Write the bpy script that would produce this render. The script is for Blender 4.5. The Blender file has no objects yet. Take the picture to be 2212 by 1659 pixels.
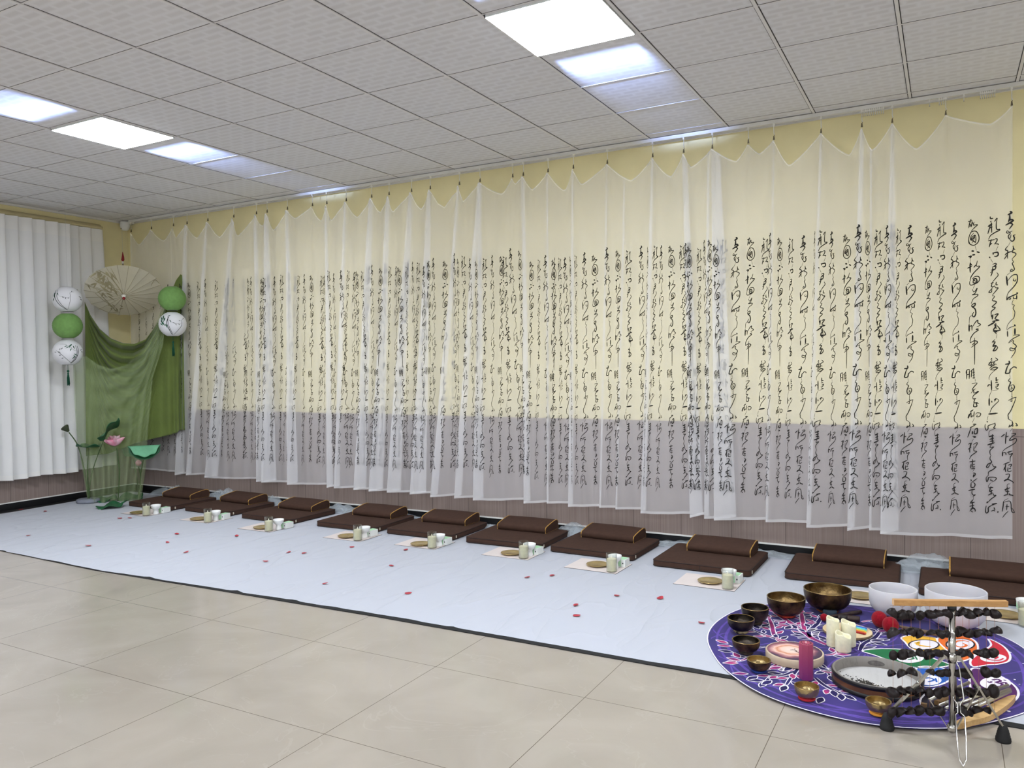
import bpy, bmesh, math, random
from mathutils import Vector, Matrix, noise
import numpy as np

random.seed(7)
PI = math.pi
scene = bpy.context.scene
COL = scene.collection

# ------------------------------------------------------------------ camera
YAW, PITCH, ROLL, FPX = -0.503534, -0.0251256, -0.0137535, 1707.4
EYE = 1.468635
_f = np.array([math.sin(YAW)*math.cos(PITCH), math.cos(YAW)*math.cos(PITCH), math.sin(PITCH)])
_r0 = np.array([math.cos(YAW), -math.sin(YAW), 0.0])
_u0 = np.cross(_r0, _f)
_r = _r0*math.cos(ROLL) + _u0*math.sin(ROLL)
_u = -_r0*math.sin(ROLL) + _u0*math.cos(ROLL)
cam_data = bpy.data.cameras.new('camera')
cam = bpy.data.objects.new('camera', cam_data)
COL.objects.link(cam)
cam.matrix_world = Matrix(((_r[0], _u[0], -_f[0], 0), (_r[1], _u[1], -_f[1], 0), (_r[2], _u[2], -_f[2], EYE), (0, 0, 0, 1)))
cam_data.sensor_fit = 'HORIZONTAL'
cam_data.sensor_width = 36.0
cam_data.lens = FPX/2212*36.0
cam_data.clip_start = 0.05
scene.camera = cam

# ------------------------------------------------------------------ world, exposure
world = bpy.data.worlds.new('room_world')
scene.world = world
world.use_nodes = True
world.node_tree.nodes['Background'].inputs[0].default_value = (0.8, 0.85, 1.0, 1)
world.node_tree.nodes['Background'].inputs[1].default_value = 0.02
vs = scene.view_settings
vs.view_transform = 'Standard'
vs.look = 'None'
vs.gamma = 1.0
vs.use_curve_mapping = False
vs.exposure = 2.36
scene.cycles.transparent_max_bounces = 24
scene.cycles.max_bounces = 7
scene.cycles.diffuse_bounces = 4
scene.cycles.sample_clamp_indirect = 6.0

# ------------------------------------------------------------------ room measures (metres)
WALL_Y = 6.179      # wall with the calligraphy sheers
WALL_X = -8.682     # wall with the window curtain
RIGHT_X = 5.6
REAR_Y = -3.6
CEIL = 3.238
TILE = 0.615
TX0, TY0 = -5.1417, 5.9377
FT, FX0, FY0 = 0.788, -5.3351, 3.1545
LAMP_POWER = 13.0

def ray(px, py):
    return _f + _r*((px-1106)/FPX) + _u*((829.5-py)/FPX)
def floor_at(px, py, z=0.0):
    d = ray(px, py); t = (z-EYE)/d[2]
    return d[0]*t, d[1]*t
def plane_y(px, py, y):
    d = ray(px, py); t = y/d[1]
    return d[0]*t, d[2]*t+EYE
def plane_x(px, py, x):
    d = ray(px, py); t = x/d[0]
    return d[1]*t, d[2]*t+EYE
def at_depth(px, py, dist):
    d = ray(px, py)
    return Vector((d[0]*dist, d[1]*dist, d[2]*dist+EYE))

# ------------------------------------------------------------------ object helpers
def tag(o, label=None, cat=None, group=None, kind=None):
    if label: o['label'] = label
    if cat: o['category'] = cat
    if group: o['group'] = group
    if kind: o['kind'] = kind
    return o

def thing(name, label, cat, loc=(0, 0, 0), rotz=0.0, group=None):
    o = bpy.data.objects.new(name, None)
    o.empty_display_size = 0.05
    COL.objects.link(o)
    o.location = loc
    o.rotation_euler = (0, 0, rotz)
    return tag(o, label, cat, group)

def dup(root, loc=None, rotz=None, label=None):
    def cp(o, parent):
        c = o.copy(); COL.objects.link(c)
        if parent is not None: c.parent = parent
        for k in kids.get(o, []): cp(k, c)
        return c
    kids = {}
    def walk(o):
        for k in list(o.children):
            kids.setdefault(o, []).append(k); walk(k)
    walk(root)
    r = cp(root, None)
    if loc is not None: r.location = loc
    if rotz is not None: r.rotation_euler = (0, 0, rotz)
    if label: r['label'] = label
    return r

ORD = ['first', 'second', 'third', 'fourth', 'fifth', 'sixth', 'seventh', 'eighth', 'ninth', 'tenth', 'eleventh', 'twelfth',
       'thirteenth', 'fourteenth', 'fifteenth', 'sixteenth', 'seventeenth', 'eighteenth', 'nineteenth', 'twentieth',
       'twenty-first', 'twenty-second', 'twenty-third', 'twenty-fourth', 'twenty-fifth', 'twenty-sixth', 'twenty-seventh',
       'twenty-eighth', 'twenty-ninth', 'thirtieth', 'thirty-first', 'thirty-second', 'thirty-third', 'thirty-fourth',
       'thirty-fifth', 'thirty-sixth', 'thirty-seventh', 'thirty-eighth', 'thirty-ninth', 'fortieth']

class MB:
    """collects geometry for ONE mesh object"""
    def __init__(self):
        self.v = []; self.f = []; self.m = []; self.s = []
    def add(self, verts, faces, mi=0, smooth=True):
        b = len(self.v)
        self.v.extend([tuple(p) for p in verts])
        for fc in faces:
            self.f.append(tuple(i+b for i in fc)); self.m.append(mi); self.s.append(smooth)
    def box(self, x0, x1, y0, y1, z0, z1, mi=0, M=None):
        vs_ = [(x, y, z) for z in (z0, z1) for y in (y0, y1) for x in (x0, x1)]
        if M is not None: vs_ = [tuple(M @ Vector(p)) for p in vs_]
        self.add(vs_, [(0, 2, 3, 1), (4, 5, 7, 6), (0, 1, 5, 4), (2, 6, 7, 3), (0, 4, 6, 2), (1, 3, 7, 5)], mi, False)
    def grid(self, fn, nu, nv, mi=0, smooth=True, closed=False):
        pts = [fn(i/nu, j/nv) for j in range(nv+1) for i in range(nu+1 - (1 if closed else 0))]
        w = nu if closed else nu+1
        fs = []
        for j in range(nv):
            for i in range(nu):
                a = j*w+i; b = j*w+(i+1) % w
                fs.append((a, b, b+w, a+w))
        self.add(pts, fs, mi, smooth)
    def lathe(self, prof, n=32, mi=0, M=None, smooth=True, sx=1.0, sy=1.0, close=False):
        pts = []
        for r, z in prof:
            for k in range(n):
                a = 2*PI*k/n
                pts.append((r*math.cos(a)*sx, r*math.sin(a)*sy, z))
        if M is not None: pts = [tuple(M @ Vector(p)) for p in pts]
        fs = []
        m = len(prof)
        for j in range(m-1 if not close else m):
            j2 = (j+1) % m
            for k in range(n):
                k2 = (k+1) % n
                fs.append((j*n+k, j*n+k2, j2*n+k2, j2*n+k))
        self.add(pts, fs, mi, smooth)
    def tube(self, path, rad, n=8, mi=0, cap=True, flat=1.0):
        P = [Vector(p) for p in path]
        R = rad if isinstance(rad, (list, tuple)) else [rad]*len(P)
        up = Vector((0, 0, 1))
        if abs((P[-1]-P[0]).normalized().z) > 0.9: up = Vector((0, 1, 0))
        pts = []
        for i, p in enumerate(P):
            t = (P[min(i+1, len(P)-1)] - P[max(i-1, 0)])
            t = t.normalized() if t.length > 1e-9 else Vector((0, 0, 1))
            a = t.cross(up)
            a = a.normalized() if a.length > 1e-6 else Vector((1, 0, 0))
            b = a.cross(t).normalized()
            for k in range(n):
                an = 2*PI*k/n
                pts.append(p + a*(R[i]*math.cos(an)) + b*(R[i]*math.sin(an)*flat))
        fs = []
        for j in range(len(P)-1):
            for k in range(n):
                k2 = (k+1) % n
                fs.append((j*n+k, j*n+k2, (j+1)*n+k2, (j+1)*n+k))
        if cap:
            fs.append(tuple(range(n))[::-1]); fs.append(tuple((len(P)-1)*n+k for k in range(n)))
        self.add(pts, fs, mi, True)
    def bar(self, a, b, w, h, mi=0, up=(0, 0, 1)):
        """a flat bar from a to b"""
        a = Vector(a); b = Vector(b); t = (b-a).normalized(); up = Vector(up)
        s = t.cross(up).normalized(); u = s.cross(t).normalized()
        vs_ = [p + s*(sx*w/2) + u*(sz*h/2) for p in (a, b) for sx, sz in ((-1, -1), (1, -1), (1, 1), (-1, 1))]
        self.add(vs_, [(3, 2, 1, 0), (4, 5, 6, 7), (0, 1, 5, 4), (1, 2, 6, 5), (2, 3, 7, 6), (3, 0, 4, 7)], mi, False)
    def ball(self, c, rx, ry, rz, n=16, m=10, mi=0, M=None):
        prof = [(math.sin(PI*j/m), -math.cos(PI*j/m)) for j in range(m+1)]
        pts = []
        for r, z in prof:
            for k in range(n):
                a = 2*PI*k/n
                pts.append(Vector((r*math.cos(a)*rx, r*math.sin(a)*ry, z*rz)))
        if M is not None: pts = [M @ p for p in pts]
        pts = [p + Vector(c) for p in pts]
        fs = [(j*n+k, j*n+(k+1) % n, (j+1)*n+(k+1) % n, (j+1)*n+k) for j in range(m) for k in range(n)]
        self.add(pts, fs, mi, True)
    def build(self, name, mats, parent=None, loc=None, bevel=0.0, solid=0.0, sub=0, weld=False):
        me = bpy.data.meshes.new(name)
        me.from_pydata(self.v, [], self.f)
        mats = mats if isinstance(mats, (list, tuple)) else [mats]
        for m in mats: me.materials.append(m)
        me.polygons.foreach_set('material_index', self.m)
        me.polygons.foreach_set('use_smooth', self.s)
        if weld:
            bm = bmesh.new(); bm.from_mesh(me)
            bmesh.ops.remove_doubles(bm, verts=bm.verts, dist=1e-5)
            bmesh.ops.recalc_face_normals(bm, faces=bm.faces)
            bm.to_mesh(me); bm.free()
        me.update()
        o = bpy.data.objects.new(name, me)
        COL.objects.link(o)
        if parent is not None: o.parent = parent
        if loc is not None: o.location = loc
        if bevel:
            md = o.modifiers.new('bevel', 'BEVEL'); md.width = bevel; md.segments = 3; md.limit_method = 'ANGLE'; md.angle_limit = 0.7
        if solid:
            md = o.modifiers.new('solid', 'SOLIDIFY'); md.thickness = solid; md.offset = 0
        if sub:
            md = o.modifiers.new('sub', 'SUBSURF'); md.levels = sub; md.render_levels = sub
        return o

def rounded_slab(w, d, h, r, e, n=6, bulge=0.0):
    """verts/faces of a soft pad w x d x h with plan corner radius r and edge radius e, base at z=0, centred"""
    def outline(inset):
        pts = []
        rr = max(r-inset, 0.002)
        for cx, cy, a0 in ((w/2-r, d/2-r, 0), (-w/2+r, d/2-r, PI/2), (-w/2+r, -d/2+r, PI), (w/2-r, -d/2+r, 1.5*PI)):
            for k in range(n+1):
                a = a0 + k/n*PI/2
                pts.append((cx+rr*math.cos(a), cy+rr*math.sin(a)))
        return pts
    rings = []
    for k in range(5):
        a = k/4*PI/2
        rings.append((e*(1-math.sin(a)), e*(1-math.cos(a))))
    for k in range(5):
        a = k/4*PI/2
        rings.append((e*(1-math.cos(a)), h-e*(1-math.sin(a))))
    V = []; F = []
    N = 4*(n+1)
    for ins, z in rings:
        V += [(x, y, z) for x, y in outline(ins)]
    extra = [(0.06, h+bulge*0.6), (0.16, h+bulge)]
    for ins, z in extra:
        sx = (w/2-e-ins)/(w/2-e); sy = (d/2-e-ins)/(d/2-e)
        V += [(x*sx, y*sy, z) for x, y in outline(e)]
    m = len(rings)+len(extra)
    for j in range(m-1):
        for k in range(N):
            F.append((j*N+k, j*N+(k+1) % N, (j+1)*N+(k+1) % N, (j+1)*N+k))
    F.append(tuple(range(N))[::-1]); F.append(tuple((m-1)*N+k for k in range(N)))
    return V, F

def smooth_line(pts, sub=4):
    """Catmull-Rom through 2-D or 3-D points"""
    P = [np.array(p, float) for p in pts]
    if len(P) < 3:
        return [P[0]+(P[-1]-P[0])*k/4 for k in range(5)]
    out = []
    for i in range(len(P)-1):
        p0 = P[max(i-1, 0)]; p1 = P[i]; p2 = P[i+1]; p3 = P[min(i+2, len(P)-1)]
        for k in range(sub):
            t = k/sub
            out.append(0.5*((2*p1)+(-p0+p2)*t+(2*p0-5*p1+4*p2-p3)*t*t+(-p0+3*p1-3*p2+p3)*t**3))
    out.append(P[-1])
    return out

def ribbon2d(pts, w, taper=0.35, sub=4):
    """2-D brush stroke: returns verts, quads"""
    L = smooth_line(pts, sub)
    n = len(L); V = []; F = []
    for i, p in enumerate(L):
        t = L[min(i+1, n-1)] - L[max(i-1, 0)]
        l = math.hypot(t[0], t[1]) or 1.0
        nx, ny = -t[1]/l, t[0]/l
        s = i/(n-1)
        ww = w*0.5*(taper+(1-taper)*min(1.0, 4*s, 4*(1-s)))
        V.append((p[0]+nx*ww, p[1]+ny*ww)); V.append((p[0]-nx*ww, p[1]-ny*ww))
    for i in range(n-1):
        F.append((2*i, 2*i+1, 2*i+3, 2*i+2))
    return V, F

# ------------------------------------------------------------------ material helpers
def lin(c):
    """sRGB 0-255 -> linear"""
    return tuple(((x/255)/12.92 if x/255 <= 0.04045 else ((x/255+0.055)/1.055)**2.4) for x in c)

def mat(name, rgb, rough=0.6, metal=0.0, spec=0.5, var=0.0, scale=8.0, rgb2=None, bump=0.0, bscale=40.0, alpha=1.0, emit=0.0,
        trans=0.0, sheen=0.0, ior=1.45, detail=4.0, sss=0.0, stretch=None):
    m = bpy.data.materials.new(name); m.use_nodes = True
    nt = m.node_tree; b = nt.nodes['Principled BSDF']
    c = lin(rgb)
    b.inputs['Base Color'].default_value = (*c, 1)
    b.inputs['Roughness'].default_value = rough
    b.inputs['Metallic'].default_value = metal
    b.inputs['Specular IOR Level'].default_value = spec
    b.inputs['IOR'].default_value = ior
    b.inputs['Alpha'].default_value = alpha
    if trans: b.inputs['Transmission Weight'].default_value = trans
    if sheen: b.inputs['Sheen Weight'].default_value = sheen
    if sss:
        b.inputs['Subsurface Weight'].default_value = sss
        b.inputs['Subsurface Radius'].default_value = (0.02, 0.015, 0.01)
    if emit:
        b.inputs['Emission Color'].default_value = (*c, 1); b.inputs['Emission Strength'].default_value = emit
    if rgb2 is None and var: rgb2 = tuple(max(0, x*(1-var)) for x in rgb)
    tc = nt.nodes.new('ShaderNodeTexCoord')
    src = tc.outputs['Object']
    if stretch:
        mp = nt.nodes.new('ShaderNodeMapping'); mp.inputs['Scale'].default_value = stretch
        nt.links.new(src, mp.inputs[0]); src = mp.outputs[0]
    if rgb2 is not None:
        n = nt.nodes.new('ShaderNodeTexNoise'); n.inputs['Scale'].default_value = scale; n.inputs['Detail'].default_value = detail
        nt.links.new(src, n.inputs['Vector'])
        r = nt.nodes.new('ShaderNodeValToRGB')
        r.color_ramp.elements[0].position = 0.35; r.color_ramp.elements[1].position = 0.65
        r.color_ramp.elements[0].color = (*lin(rgb2), 1); r.color_ramp.elements[1].color = (*c, 1)
        nt.links.new(n.outputs[0], r.inputs[0]); nt.links.new(r.outputs[0], b.inputs['Base Color'])
    if bump:
        n2 = nt.nodes.new('ShaderNodeTexNoise'); n2.inputs['Scale'].default_value = bscale; n2.inputs['Detail'].default_value = 3
        nt.links.new(src, n2.inputs['Vector'])
        bp = nt.nodes.new('ShaderNodeBump'); bp.inputs['Strength'].default_value = bump; bp.inputs['Distance'].default_value = 0.01
        nt.links.new(n2.outputs[0], bp.inputs['Height']); nt.links.new(bp.outputs[0], b.inputs['Normal'])
    return m

def sheer(name, rgb, opacity, tl=0.5, var=0.0):
    """thin see-through cloth"""
    m = bpy.data.materials.new(name); m.use_nodes = True
    nt = m.node_tree; nt.nodes.remove(nt.nodes['Principled BSDF'])
    out = nt.nodes['Material Output']
    tr = nt.nodes.new('ShaderNodeBsdfTransparent')
    df = nt.nodes.new('ShaderNodeBsdfDiffuse'); df.inputs[0].default_value = (*lin(rgb), 1)
    tn = nt.nodes.new('ShaderNodeBsdfTranslucent'); tn.inputs[0].default_value = (*lin(rgb), 1)
    m1 = nt.nodes.new('ShaderNodeMixShader'); m1.inputs[0].default_value = tl
    nt.links.new(df.outputs[0], m1.inputs[1]); nt.links.new(tn.outputs[0], m1.inputs[2])
    m2 = nt.nodes.new('ShaderNodeMixShader'); m2.inputs[0].default_value = opacity
    nt.links.new(tr.outputs[0], m2.inputs[1]); nt.links.new(m1.outputs[0], m2.inputs[2])
    if var:
        tc = nt.nodes.new('ShaderNodeTexCoord'); n = nt.nodes.new('ShaderNodeTexNoise'); n.inputs['Scale'].default_value = 7
        nt.links.new(tc.outputs['Object'], n.inputs['Vector'])
        mr = nt.nodes.new('ShaderNodeMapRange'); mr.inputs[1].default_value = 0.3; mr.inputs[2].default_value = 0.7
        mr.inputs[3].default_value = opacity-var; mr.inputs[4].default_value = opacity+var
        nt.links.new(n.outputs[0], mr.inputs[0]); nt.links.new(mr.outputs[0], m2.inputs[0])
    nt.links.new(m2.outputs[0], out.inputs[0])
    return m

def nodes_of(m):
    return m.node_tree, m.node_tree.nodes['Principled BSDF']

def math_node(nt, op, a, b=None, c=None):
    n = nt.nodes.new('ShaderNodeMath'); n.operation = op
    for i, x in enumerate((a, b, c)):
        if x is None: continue
        if isinstance(x, (int, float)): n.inputs[i].default_value = x
        else: nt.links.new(x, n.inputs[i])
    return n.outputs[0]

def mix_col(nt, fac, a, b):
    n = nt.nodes.new('ShaderNodeMix'); n.data_type = 'RGBA'
    for i, x in ((0, fac), (6, a), (7, b)):
        if isinstance(x, (int, float)): n.inputs[i].default_value = x
        elif isinstance(x, tuple): n.inputs[i].default_value = (*x, 1)
        else: nt.links.new(x, n.inputs[i])
    return n.outputs[2]

# ------------------------------------------------------------------ ceiling lamps (the light of the room)
def lamp_material():
    m = bpy.data.materials.new('lit_diffuser'); m.use_nodes = True
    nt = m.node_tree; nt.nodes.remove(nt.nodes['Principled BSDF'])
    e = nt.nodes.new('ShaderNodeEmission'); e.inputs[0].default_value = (0.87, 0.93, 1.0, 1); e.inputs[1].default_value = LAMP_POWER
    nt.links.new(e.outputs[0], nt.nodes['Material Output'].inputs[0])
    return m
LAMP_M = lamp_material()
LAMP_FRAME = mat('lamp_frame_white', (235, 236, 238), 0.4, var=0.03)
def ceiling_lamp(i, j, label, add_glow=False):
    x = TX0 + TILE*(i+0.5); y = TY0 - TILE*(j-0.5)
    t = thing('ceiling_lamp', label, 'ceiling light', (x, y, CEIL), 0, 'square ceiling lamps')
    h = TILE/2-0.012
    d = MB(); d.box(-h+0.006, h-0.006, -h+0.006, h-0.006, -0.016, -0.008)
    d.build('diffuser', LAMP_M, t)
    fr = MB()
    for a in (0, 1, 2, 3):
        M = Matrix.Rotation(a*PI/2, 4, 'Z'); fr.box(-h, h, h-0.006, h, -0.014, 0.0, M=M)
    fr.build('frame', LAMP_FRAME, t)
    if add_glow:      # added area lights, not part of the panel, for a bluish ceiling glow
        for s in (-1, 1):
            L = bpy.data.lights.new('added_glow_light', 'AREA'); L.shape = 'RECTANGLE'
            L.size = 0.50; L.size_y = 0.03; L.energy = GLOW_POWER; L.color = (0.36, 0.50, 1.0); L.spread = 0.30
            o = bpy.data.objects.new('added_glow_light', L); COL.objects.link(o); o.parent = t
            o.location = (0, s*(h+0.004), -0.045)
            d_ = Vector((0, s*0.97, 0.112)).normalized()
            o.rotation_euler = d_.to_track_quat('-Z', 'Y').to_euler()
GLOW_POWER = 0.5
ceiling_lamp(-1, 4, 'glowing square ceiling panel lamp above the lotus corner', True)
ceiling_lamp(5, 4, 'large glowing square ceiling panel lamp cut by the top edge of the picture', True)
ceiling_lamp(11, 4, 'glowing square ceiling lamp beyond the right end of the view')
for i, w in ((-1, 'curtained end'), (5, 'middle'), (11, 'right-hand end')):
    ceiling_lamp(i, 10, 'glowing square ceiling lamp overhead of the camera at the %s' % w)
    ceiling_lamp(i, 15, 'glowing square ceiling lamp behind the camera at the %s' % w)
# ================================================================== ROOM SHELL
def floor_material():
    m = mat('polished_floor_tile', (214, 205, 192), 0.10, spec=0.5)
    nt, b = nodes_of(m)
    g = nt.nodes.new('ShaderNodeNewGeometry'); sx = nt.nodes.new('ShaderNodeSeparateXYZ'); nt.links.new(g.outputs['Position'], sx.inputs[0])
    fx = math_node(nt, 'DIVIDE', math_node(nt, 'SUBTRACT', sx.outputs[0], FX0), FT)
    fy = math_node(nt, 'DIVIDE', math_node(nt, 'SUBTRACT', sx.outputs[1], FY0), FT)
    dx = math_node(nt, 'ABSOLUTE', math_node(nt, 'SUBTRACT', math_node(nt, 'FRACT', math_node(nt, 'ADD', fx, 50.5)), 0.5))
    dy = math_node(nt, 'ABSOLUTE', math_node(nt, 'SUBTRACT', math_node(nt, 'FRACT', math_node(nt, 'ADD', fy, 50.5)), 0.5))
    line = math_node(nt, 'LESS_THAN', math_node(nt, 'MINIMUM', dx, dy), 0.0019)
    n = nt.nodes.new('ShaderNodeTexNoise'); n.inputs['Scale'].default_value = 2.2; n.inputs['Detail'].default_value = 7; n.inputs['Distortion'].default_value = 0.8
    nt.links.new(g.outputs['Position'], n.inputs['Vector'])
    r = nt.nodes.new('ShaderNodeValToRGB')
    r.color_ramp.elements[0].position = 0.3; r.color_ramp.elements[1].position = 0.72
    r.color_ramp.elements[0].color = (*lin((155, 146, 136)), 1); r.color_ramp.elements[1].color = (*lin((168, 159, 149)), 1)
    nt.links.new(n.outputs[0], r.inputs[0])
    # pale hairline veins
    w = nt.nodes.new('ShaderNodeTexNoise'); w.inputs['Scale'].default_value = 1.1; w.inputs['Detail'].default_value = 5; w.inputs['Distortion'].default_value = 2.2
    nt.links.new(g.outputs['Position'], w.inputs['Vector'])
    v = math_node(nt, 'LESS_THAN', math_node(nt, 'ABSOLUTE', math_node(nt, 'SUBTRACT', w.outputs[0], 0.5)), 0.0035)
    c = mix_col(nt, math_node(nt, 'MULTIPLY', v, 0.14), r.outputs[0], lin((184, 176, 165)))
    c = mix_col(nt, line, c, lin((98, 88, 78)))
    nt.links.new(c, b.inputs['Base Color'])
    return m
mb = MB(); mb.box(WALL_X-0.1, RIGHT_X+0.1, REAR_Y-0.1, WALL_Y+0.1, -0.1, 0.0)
tag(mb.build('floor', floor_material()), 'beige polished marble-look floor tiles', 'floor', kind='structure')

def ceiling_material():
    m = mat('mineral_ceiling_tile', (236, 232, 230), 0.9)
    nt, b = nodes_of(m)
    g = nt.nodes.new('ShaderNodeNewGeometry')
    br = nt.nodes.new('ShaderNodeTexBrick')
    br.inputs['Scale'].default_value = 1.0; br.inputs['Brick Width'].default_value = 0.125; br.inputs['Row Height'].default_value = 0.058
    br.inputs['Mortar Size'].default_value = 0.022; br.inputs['Mortar Smooth'].default_value = 0.9; br.inputs['Bias'].default_value = 0.0
    br.inputs['Color1'].default_value = (*lin((213, 211, 212)), 1); br.inputs['Color2'].default_value = (*lin((219, 217, 218)), 1)
    br.inputs['Mortar'].default_value = (*lin((225, 224, 226)), 1)
    nt.links.new(g.outputs['Position'], br.inputs['Vector'])
    nt.links.new(br.outputs[0], b.inputs['Base Color'])
    return m
mb = MB(); mb.box(WALL_X-0.1, RIGHT_X+0.1, REAR_Y-0.1, WALL_Y+0.1, CEIL, CEIL+0.1)
ceiling = tag(mb.build('ceiling', ceiling_material()), 'grey mineral tile ceiling in a white grid', 'ceiling', kind='structure')
GRID_M = mat('ceiling_grid_white', (226, 223, 222), 0.5, var=0.02)
GAP_M = mat('ceiling_gap_dark', (58, 56, 58), 0.9, var=0.1)
mb = MB()
i0 = int((WALL_X-TX0)/TILE); i1 = int((RIGHT_X-TX0)/TILE)
for i in range(i0, i1+1):
    x = TX0+TILE*i
    mb.box(x-0.013, x+0.013, REAR_Y, WALL_Y-0.02, CEIL-0.0012, CEIL, 1)
    mb.box(x-0.0085, x+0.0085, REAR_Y, WALL_Y-0.02, CEIL-0.006, CEIL-0.001, 0)
j = 0
while TY0-TILE*j > REAR_Y:
    y = TY0-TILE*j
    mb.box(WALL_X+0.02, RIGHT_X, y-0.007, y+0.007, CEIL-0.0010, CEIL, 1)
    mb.box(WALL_X+0.02, RIGHT_X, y-0.0048, y+0.0048, CEIL-0.003, CEIL-0.0009, 0)
    j += 1
mb.build('ceiling_grid', [GRID_M, GAP_M], ceiling)

CREAM = mat('cream_wall_paint', (238, 226, 176), 0.85, var=0.04, scale=3.0)
def dado_material():
    m = mat('grey_brown_wall_board', (134, 118, 112), 0.55)
    nt, b = nodes_of(m)
    g = nt.nodes.new('ShaderNodeNewGeometry')
    mp = nt.nodes.new('ShaderNodeMapping'); mp.inputs['Scale'].default_value = (90, 90, 1.2)
    nt.links.new(g.outputs['Position'], mp.inputs[0])
    n = nt.nodes.new('ShaderNodeTexNoise'); n.inputs['Scale'].default_value = 1.0; n.inputs['Detail'].default_value = 3
    nt.links.new(mp.outputs[0], n.inputs['Vector'])
    r = nt.nodes.new('ShaderNodeValToRGB')
    r.color_ramp.elements[0].position = 0.3; r.color_ramp.elements[1].position = 0.7
    r.color_ramp.elements[0].color = (*lin((133, 116, 110)), 1); r.color_ramp.elements[1].color = (*lin((152, 136, 130)), 1)
    nt.links.new(n.outputs[0], r.inputs[0]); nt.links.new(r.outputs[0], b.inputs['Base Color'])
    return m
DADO = dado_material()
JOINT = mat('board_joint', (92, 80, 76), 0.8, var=0.1)
BLACK_SKIRT = mat('black_skirting', (22, 22, 24), 0.35, var=0.1)
WHITE_TRIM = mat('white_trim', (226, 224, 220), 0.5, var=0.02)
mb = MB(); mb.box(WALL_X, RIGHT_X, WALL_Y, WALL_Y+0.1, 0, CEIL)
wb = tag(mb.build('wall_back', CREAM), 'cream wall behind the calligraphy sheers with grey-brown boards below', 'wall', kind='structure')
mb = MB(); mb.box(WALL_X, RIGHT_X, WALL_Y-0.012, WALL_Y, 0.085, 0.995); 
k = -3.09-0.4*14
while k < RIGHT_X:
    mb.box(k-0.0015, k+0.0015, WALL_Y-0.0128, WALL_Y-0.011, 0.085, 0.945, 1); k += 0.4013
mb.box(WALL_X, RIGHT_X, WALL_Y-0.0128, WALL_Y-0.011, 0.942, 0.945, 1)
tag(mb.build('wainscot', [DADO, JOINT], wb), kind='structure')
mb = MB(); mb.box(WALL_X-0.1, WALL_X, REAR_Y, WALL_Y+0.1, 0, CEIL)
wl = tag(mb.build('wall_left', CREAM), 'cream end wall behind the white window curtain', 'wall', kind='structure')
mb = MB(); mb.box(WALL_X, WALL_X+0.012, REAR_Y, WALL_Y, 0.085, 0.995)
k = WALL_Y-0.25
while k > REAR_Y:
    mb.box(WALL_X+0.011, WALL_X+0.0128, k-0.0015, k+0.0015, 0.085, 0.945, 1); k -= 0.4013
tag(mb.build('wainscot', [DADO, JOINT], wl), kind='structure')
mb = MB(); mb.box(RIGHT_X, RIGHT_X+0.1, REAR_Y, WALL_Y+0.1, 0, CEIL)
REARW = mat('white_wall_paint', (240, 238, 230), 0.85, var=0.02)
tag(mb.build('wall_right', REARW), 'white wall at the right end of the room', 'wall', kind='structure')
mb = MB(); mb.box(WALL_X, RIGHT_X, REAR_Y-0.1, REAR_Y, 0, CEIL)
tag(mb.build('wall_rear', REARW), 'white wall behind the camera', 'wall', kind='structure')
for nm, a in (('back', (WALL_X, RIGHT_X, WALL_Y-0.014, WALL_Y)), ('left', (WALL_X, WALL_X+0.014, REAR_Y, WALL_Y))):
    mb = MB(); mb.box(*a, 0, 0.075, 0); 
    b2 = list(a)
    if nm == 'back': b2[2] -= 0.004
    else: b2[1] += 0.004
    mb.box(*b2, 0.073, 0.085, 1)
    tag(mb.build('baseboard_'+nm, [BLACK_SKIRT, WHITE_TRIM]), 'black skirting with a thin white top strip, %s wall' % nm, 'baseboard', kind='structure')
mb = MB(); mb.box(WALL_X, RIGHT_X, WALL_Y-0.022, WALL_Y, CEIL-0.022, CEIL)
tag(mb.build('trim_1', WHITE_TRIM), 'white angle trim where the ceiling meets the long wall', 'trim', kind='structure')
mb = MB(); mb.box(WALL_X, WALL_X+0.022, REAR_Y, WALL_Y-0.022, CEIL-0.022, CEIL)
tag(mb.build('trim_2', WHITE_TRIM), 'white angle trim where the ceiling meets the end wall', 'trim', kind='structure')
CORN = mat('cream_curtain_rail', (206, 192, 146), 0.6, var=0.05)
mb = MB()
def corn(u, v):
    prof = [(0, 3.165), (0.03, 3.16), (0.05, 3.15), (0.06, 3.135), (0.085, 3.13), (0.09, 3.115), (0.085, 3.10), (0.05, 3.10), (0.0, 3.10)]
    p = prof[int(round(v*8))]
    return (WALL_X+p[0], REAR_Y+(5.80-REAR_Y)*u, p[1])
mb.grid(corn, 1, 8, smooth=False)
e = [corn(1, k/8) for k in range(9)]; mb.add(e, [tuple(range(9))], smooth=False)
tag(mb.build('curtain_rail', CORN), 'cream moulded curtain rail above the white pleated window curtain', 'curtain rail')

# corner sensor
SENS = mat('white_plastic', (232, 231, 228), 0.35, var=0.03)
SENS_D = mat('dark_lens_plastic', (40, 36, 36), 0.2, var=0.1)
cx, cz = plane_y(270, 489, WALL_Y-0.10)
t = thing('motion_sensor', 'small white round sensor under the ceiling in the room corner', 'sensor', (cx, WALL_Y-0.10, cz), -0.5)
mb = MB(); mb.lathe([(0.0, 0.055), (0.05, 0.055), (0.055, 0.03), (0.056, 0.0), (0.046, -0.03), (0.028, -0.048), (0.0, -0.053)], 28)
mb.build('dome', SENS, t)
mb = MB(); mb.box(-0.016, 0.016, -0.047, -0.036, -0.036, -0.012); mb.box(-0.01, 0.01, -0.053, -0.045, 0.004, 0.016)
mb.build('sensor_window', SENS_D, t, bevel=0.003)
mb = MB(); mb.box(-0.05, 0.05, 0.0, 0.095, 0.03, 0.053); mb.build('bracket', SENS, t, bevel=0.004)

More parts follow.
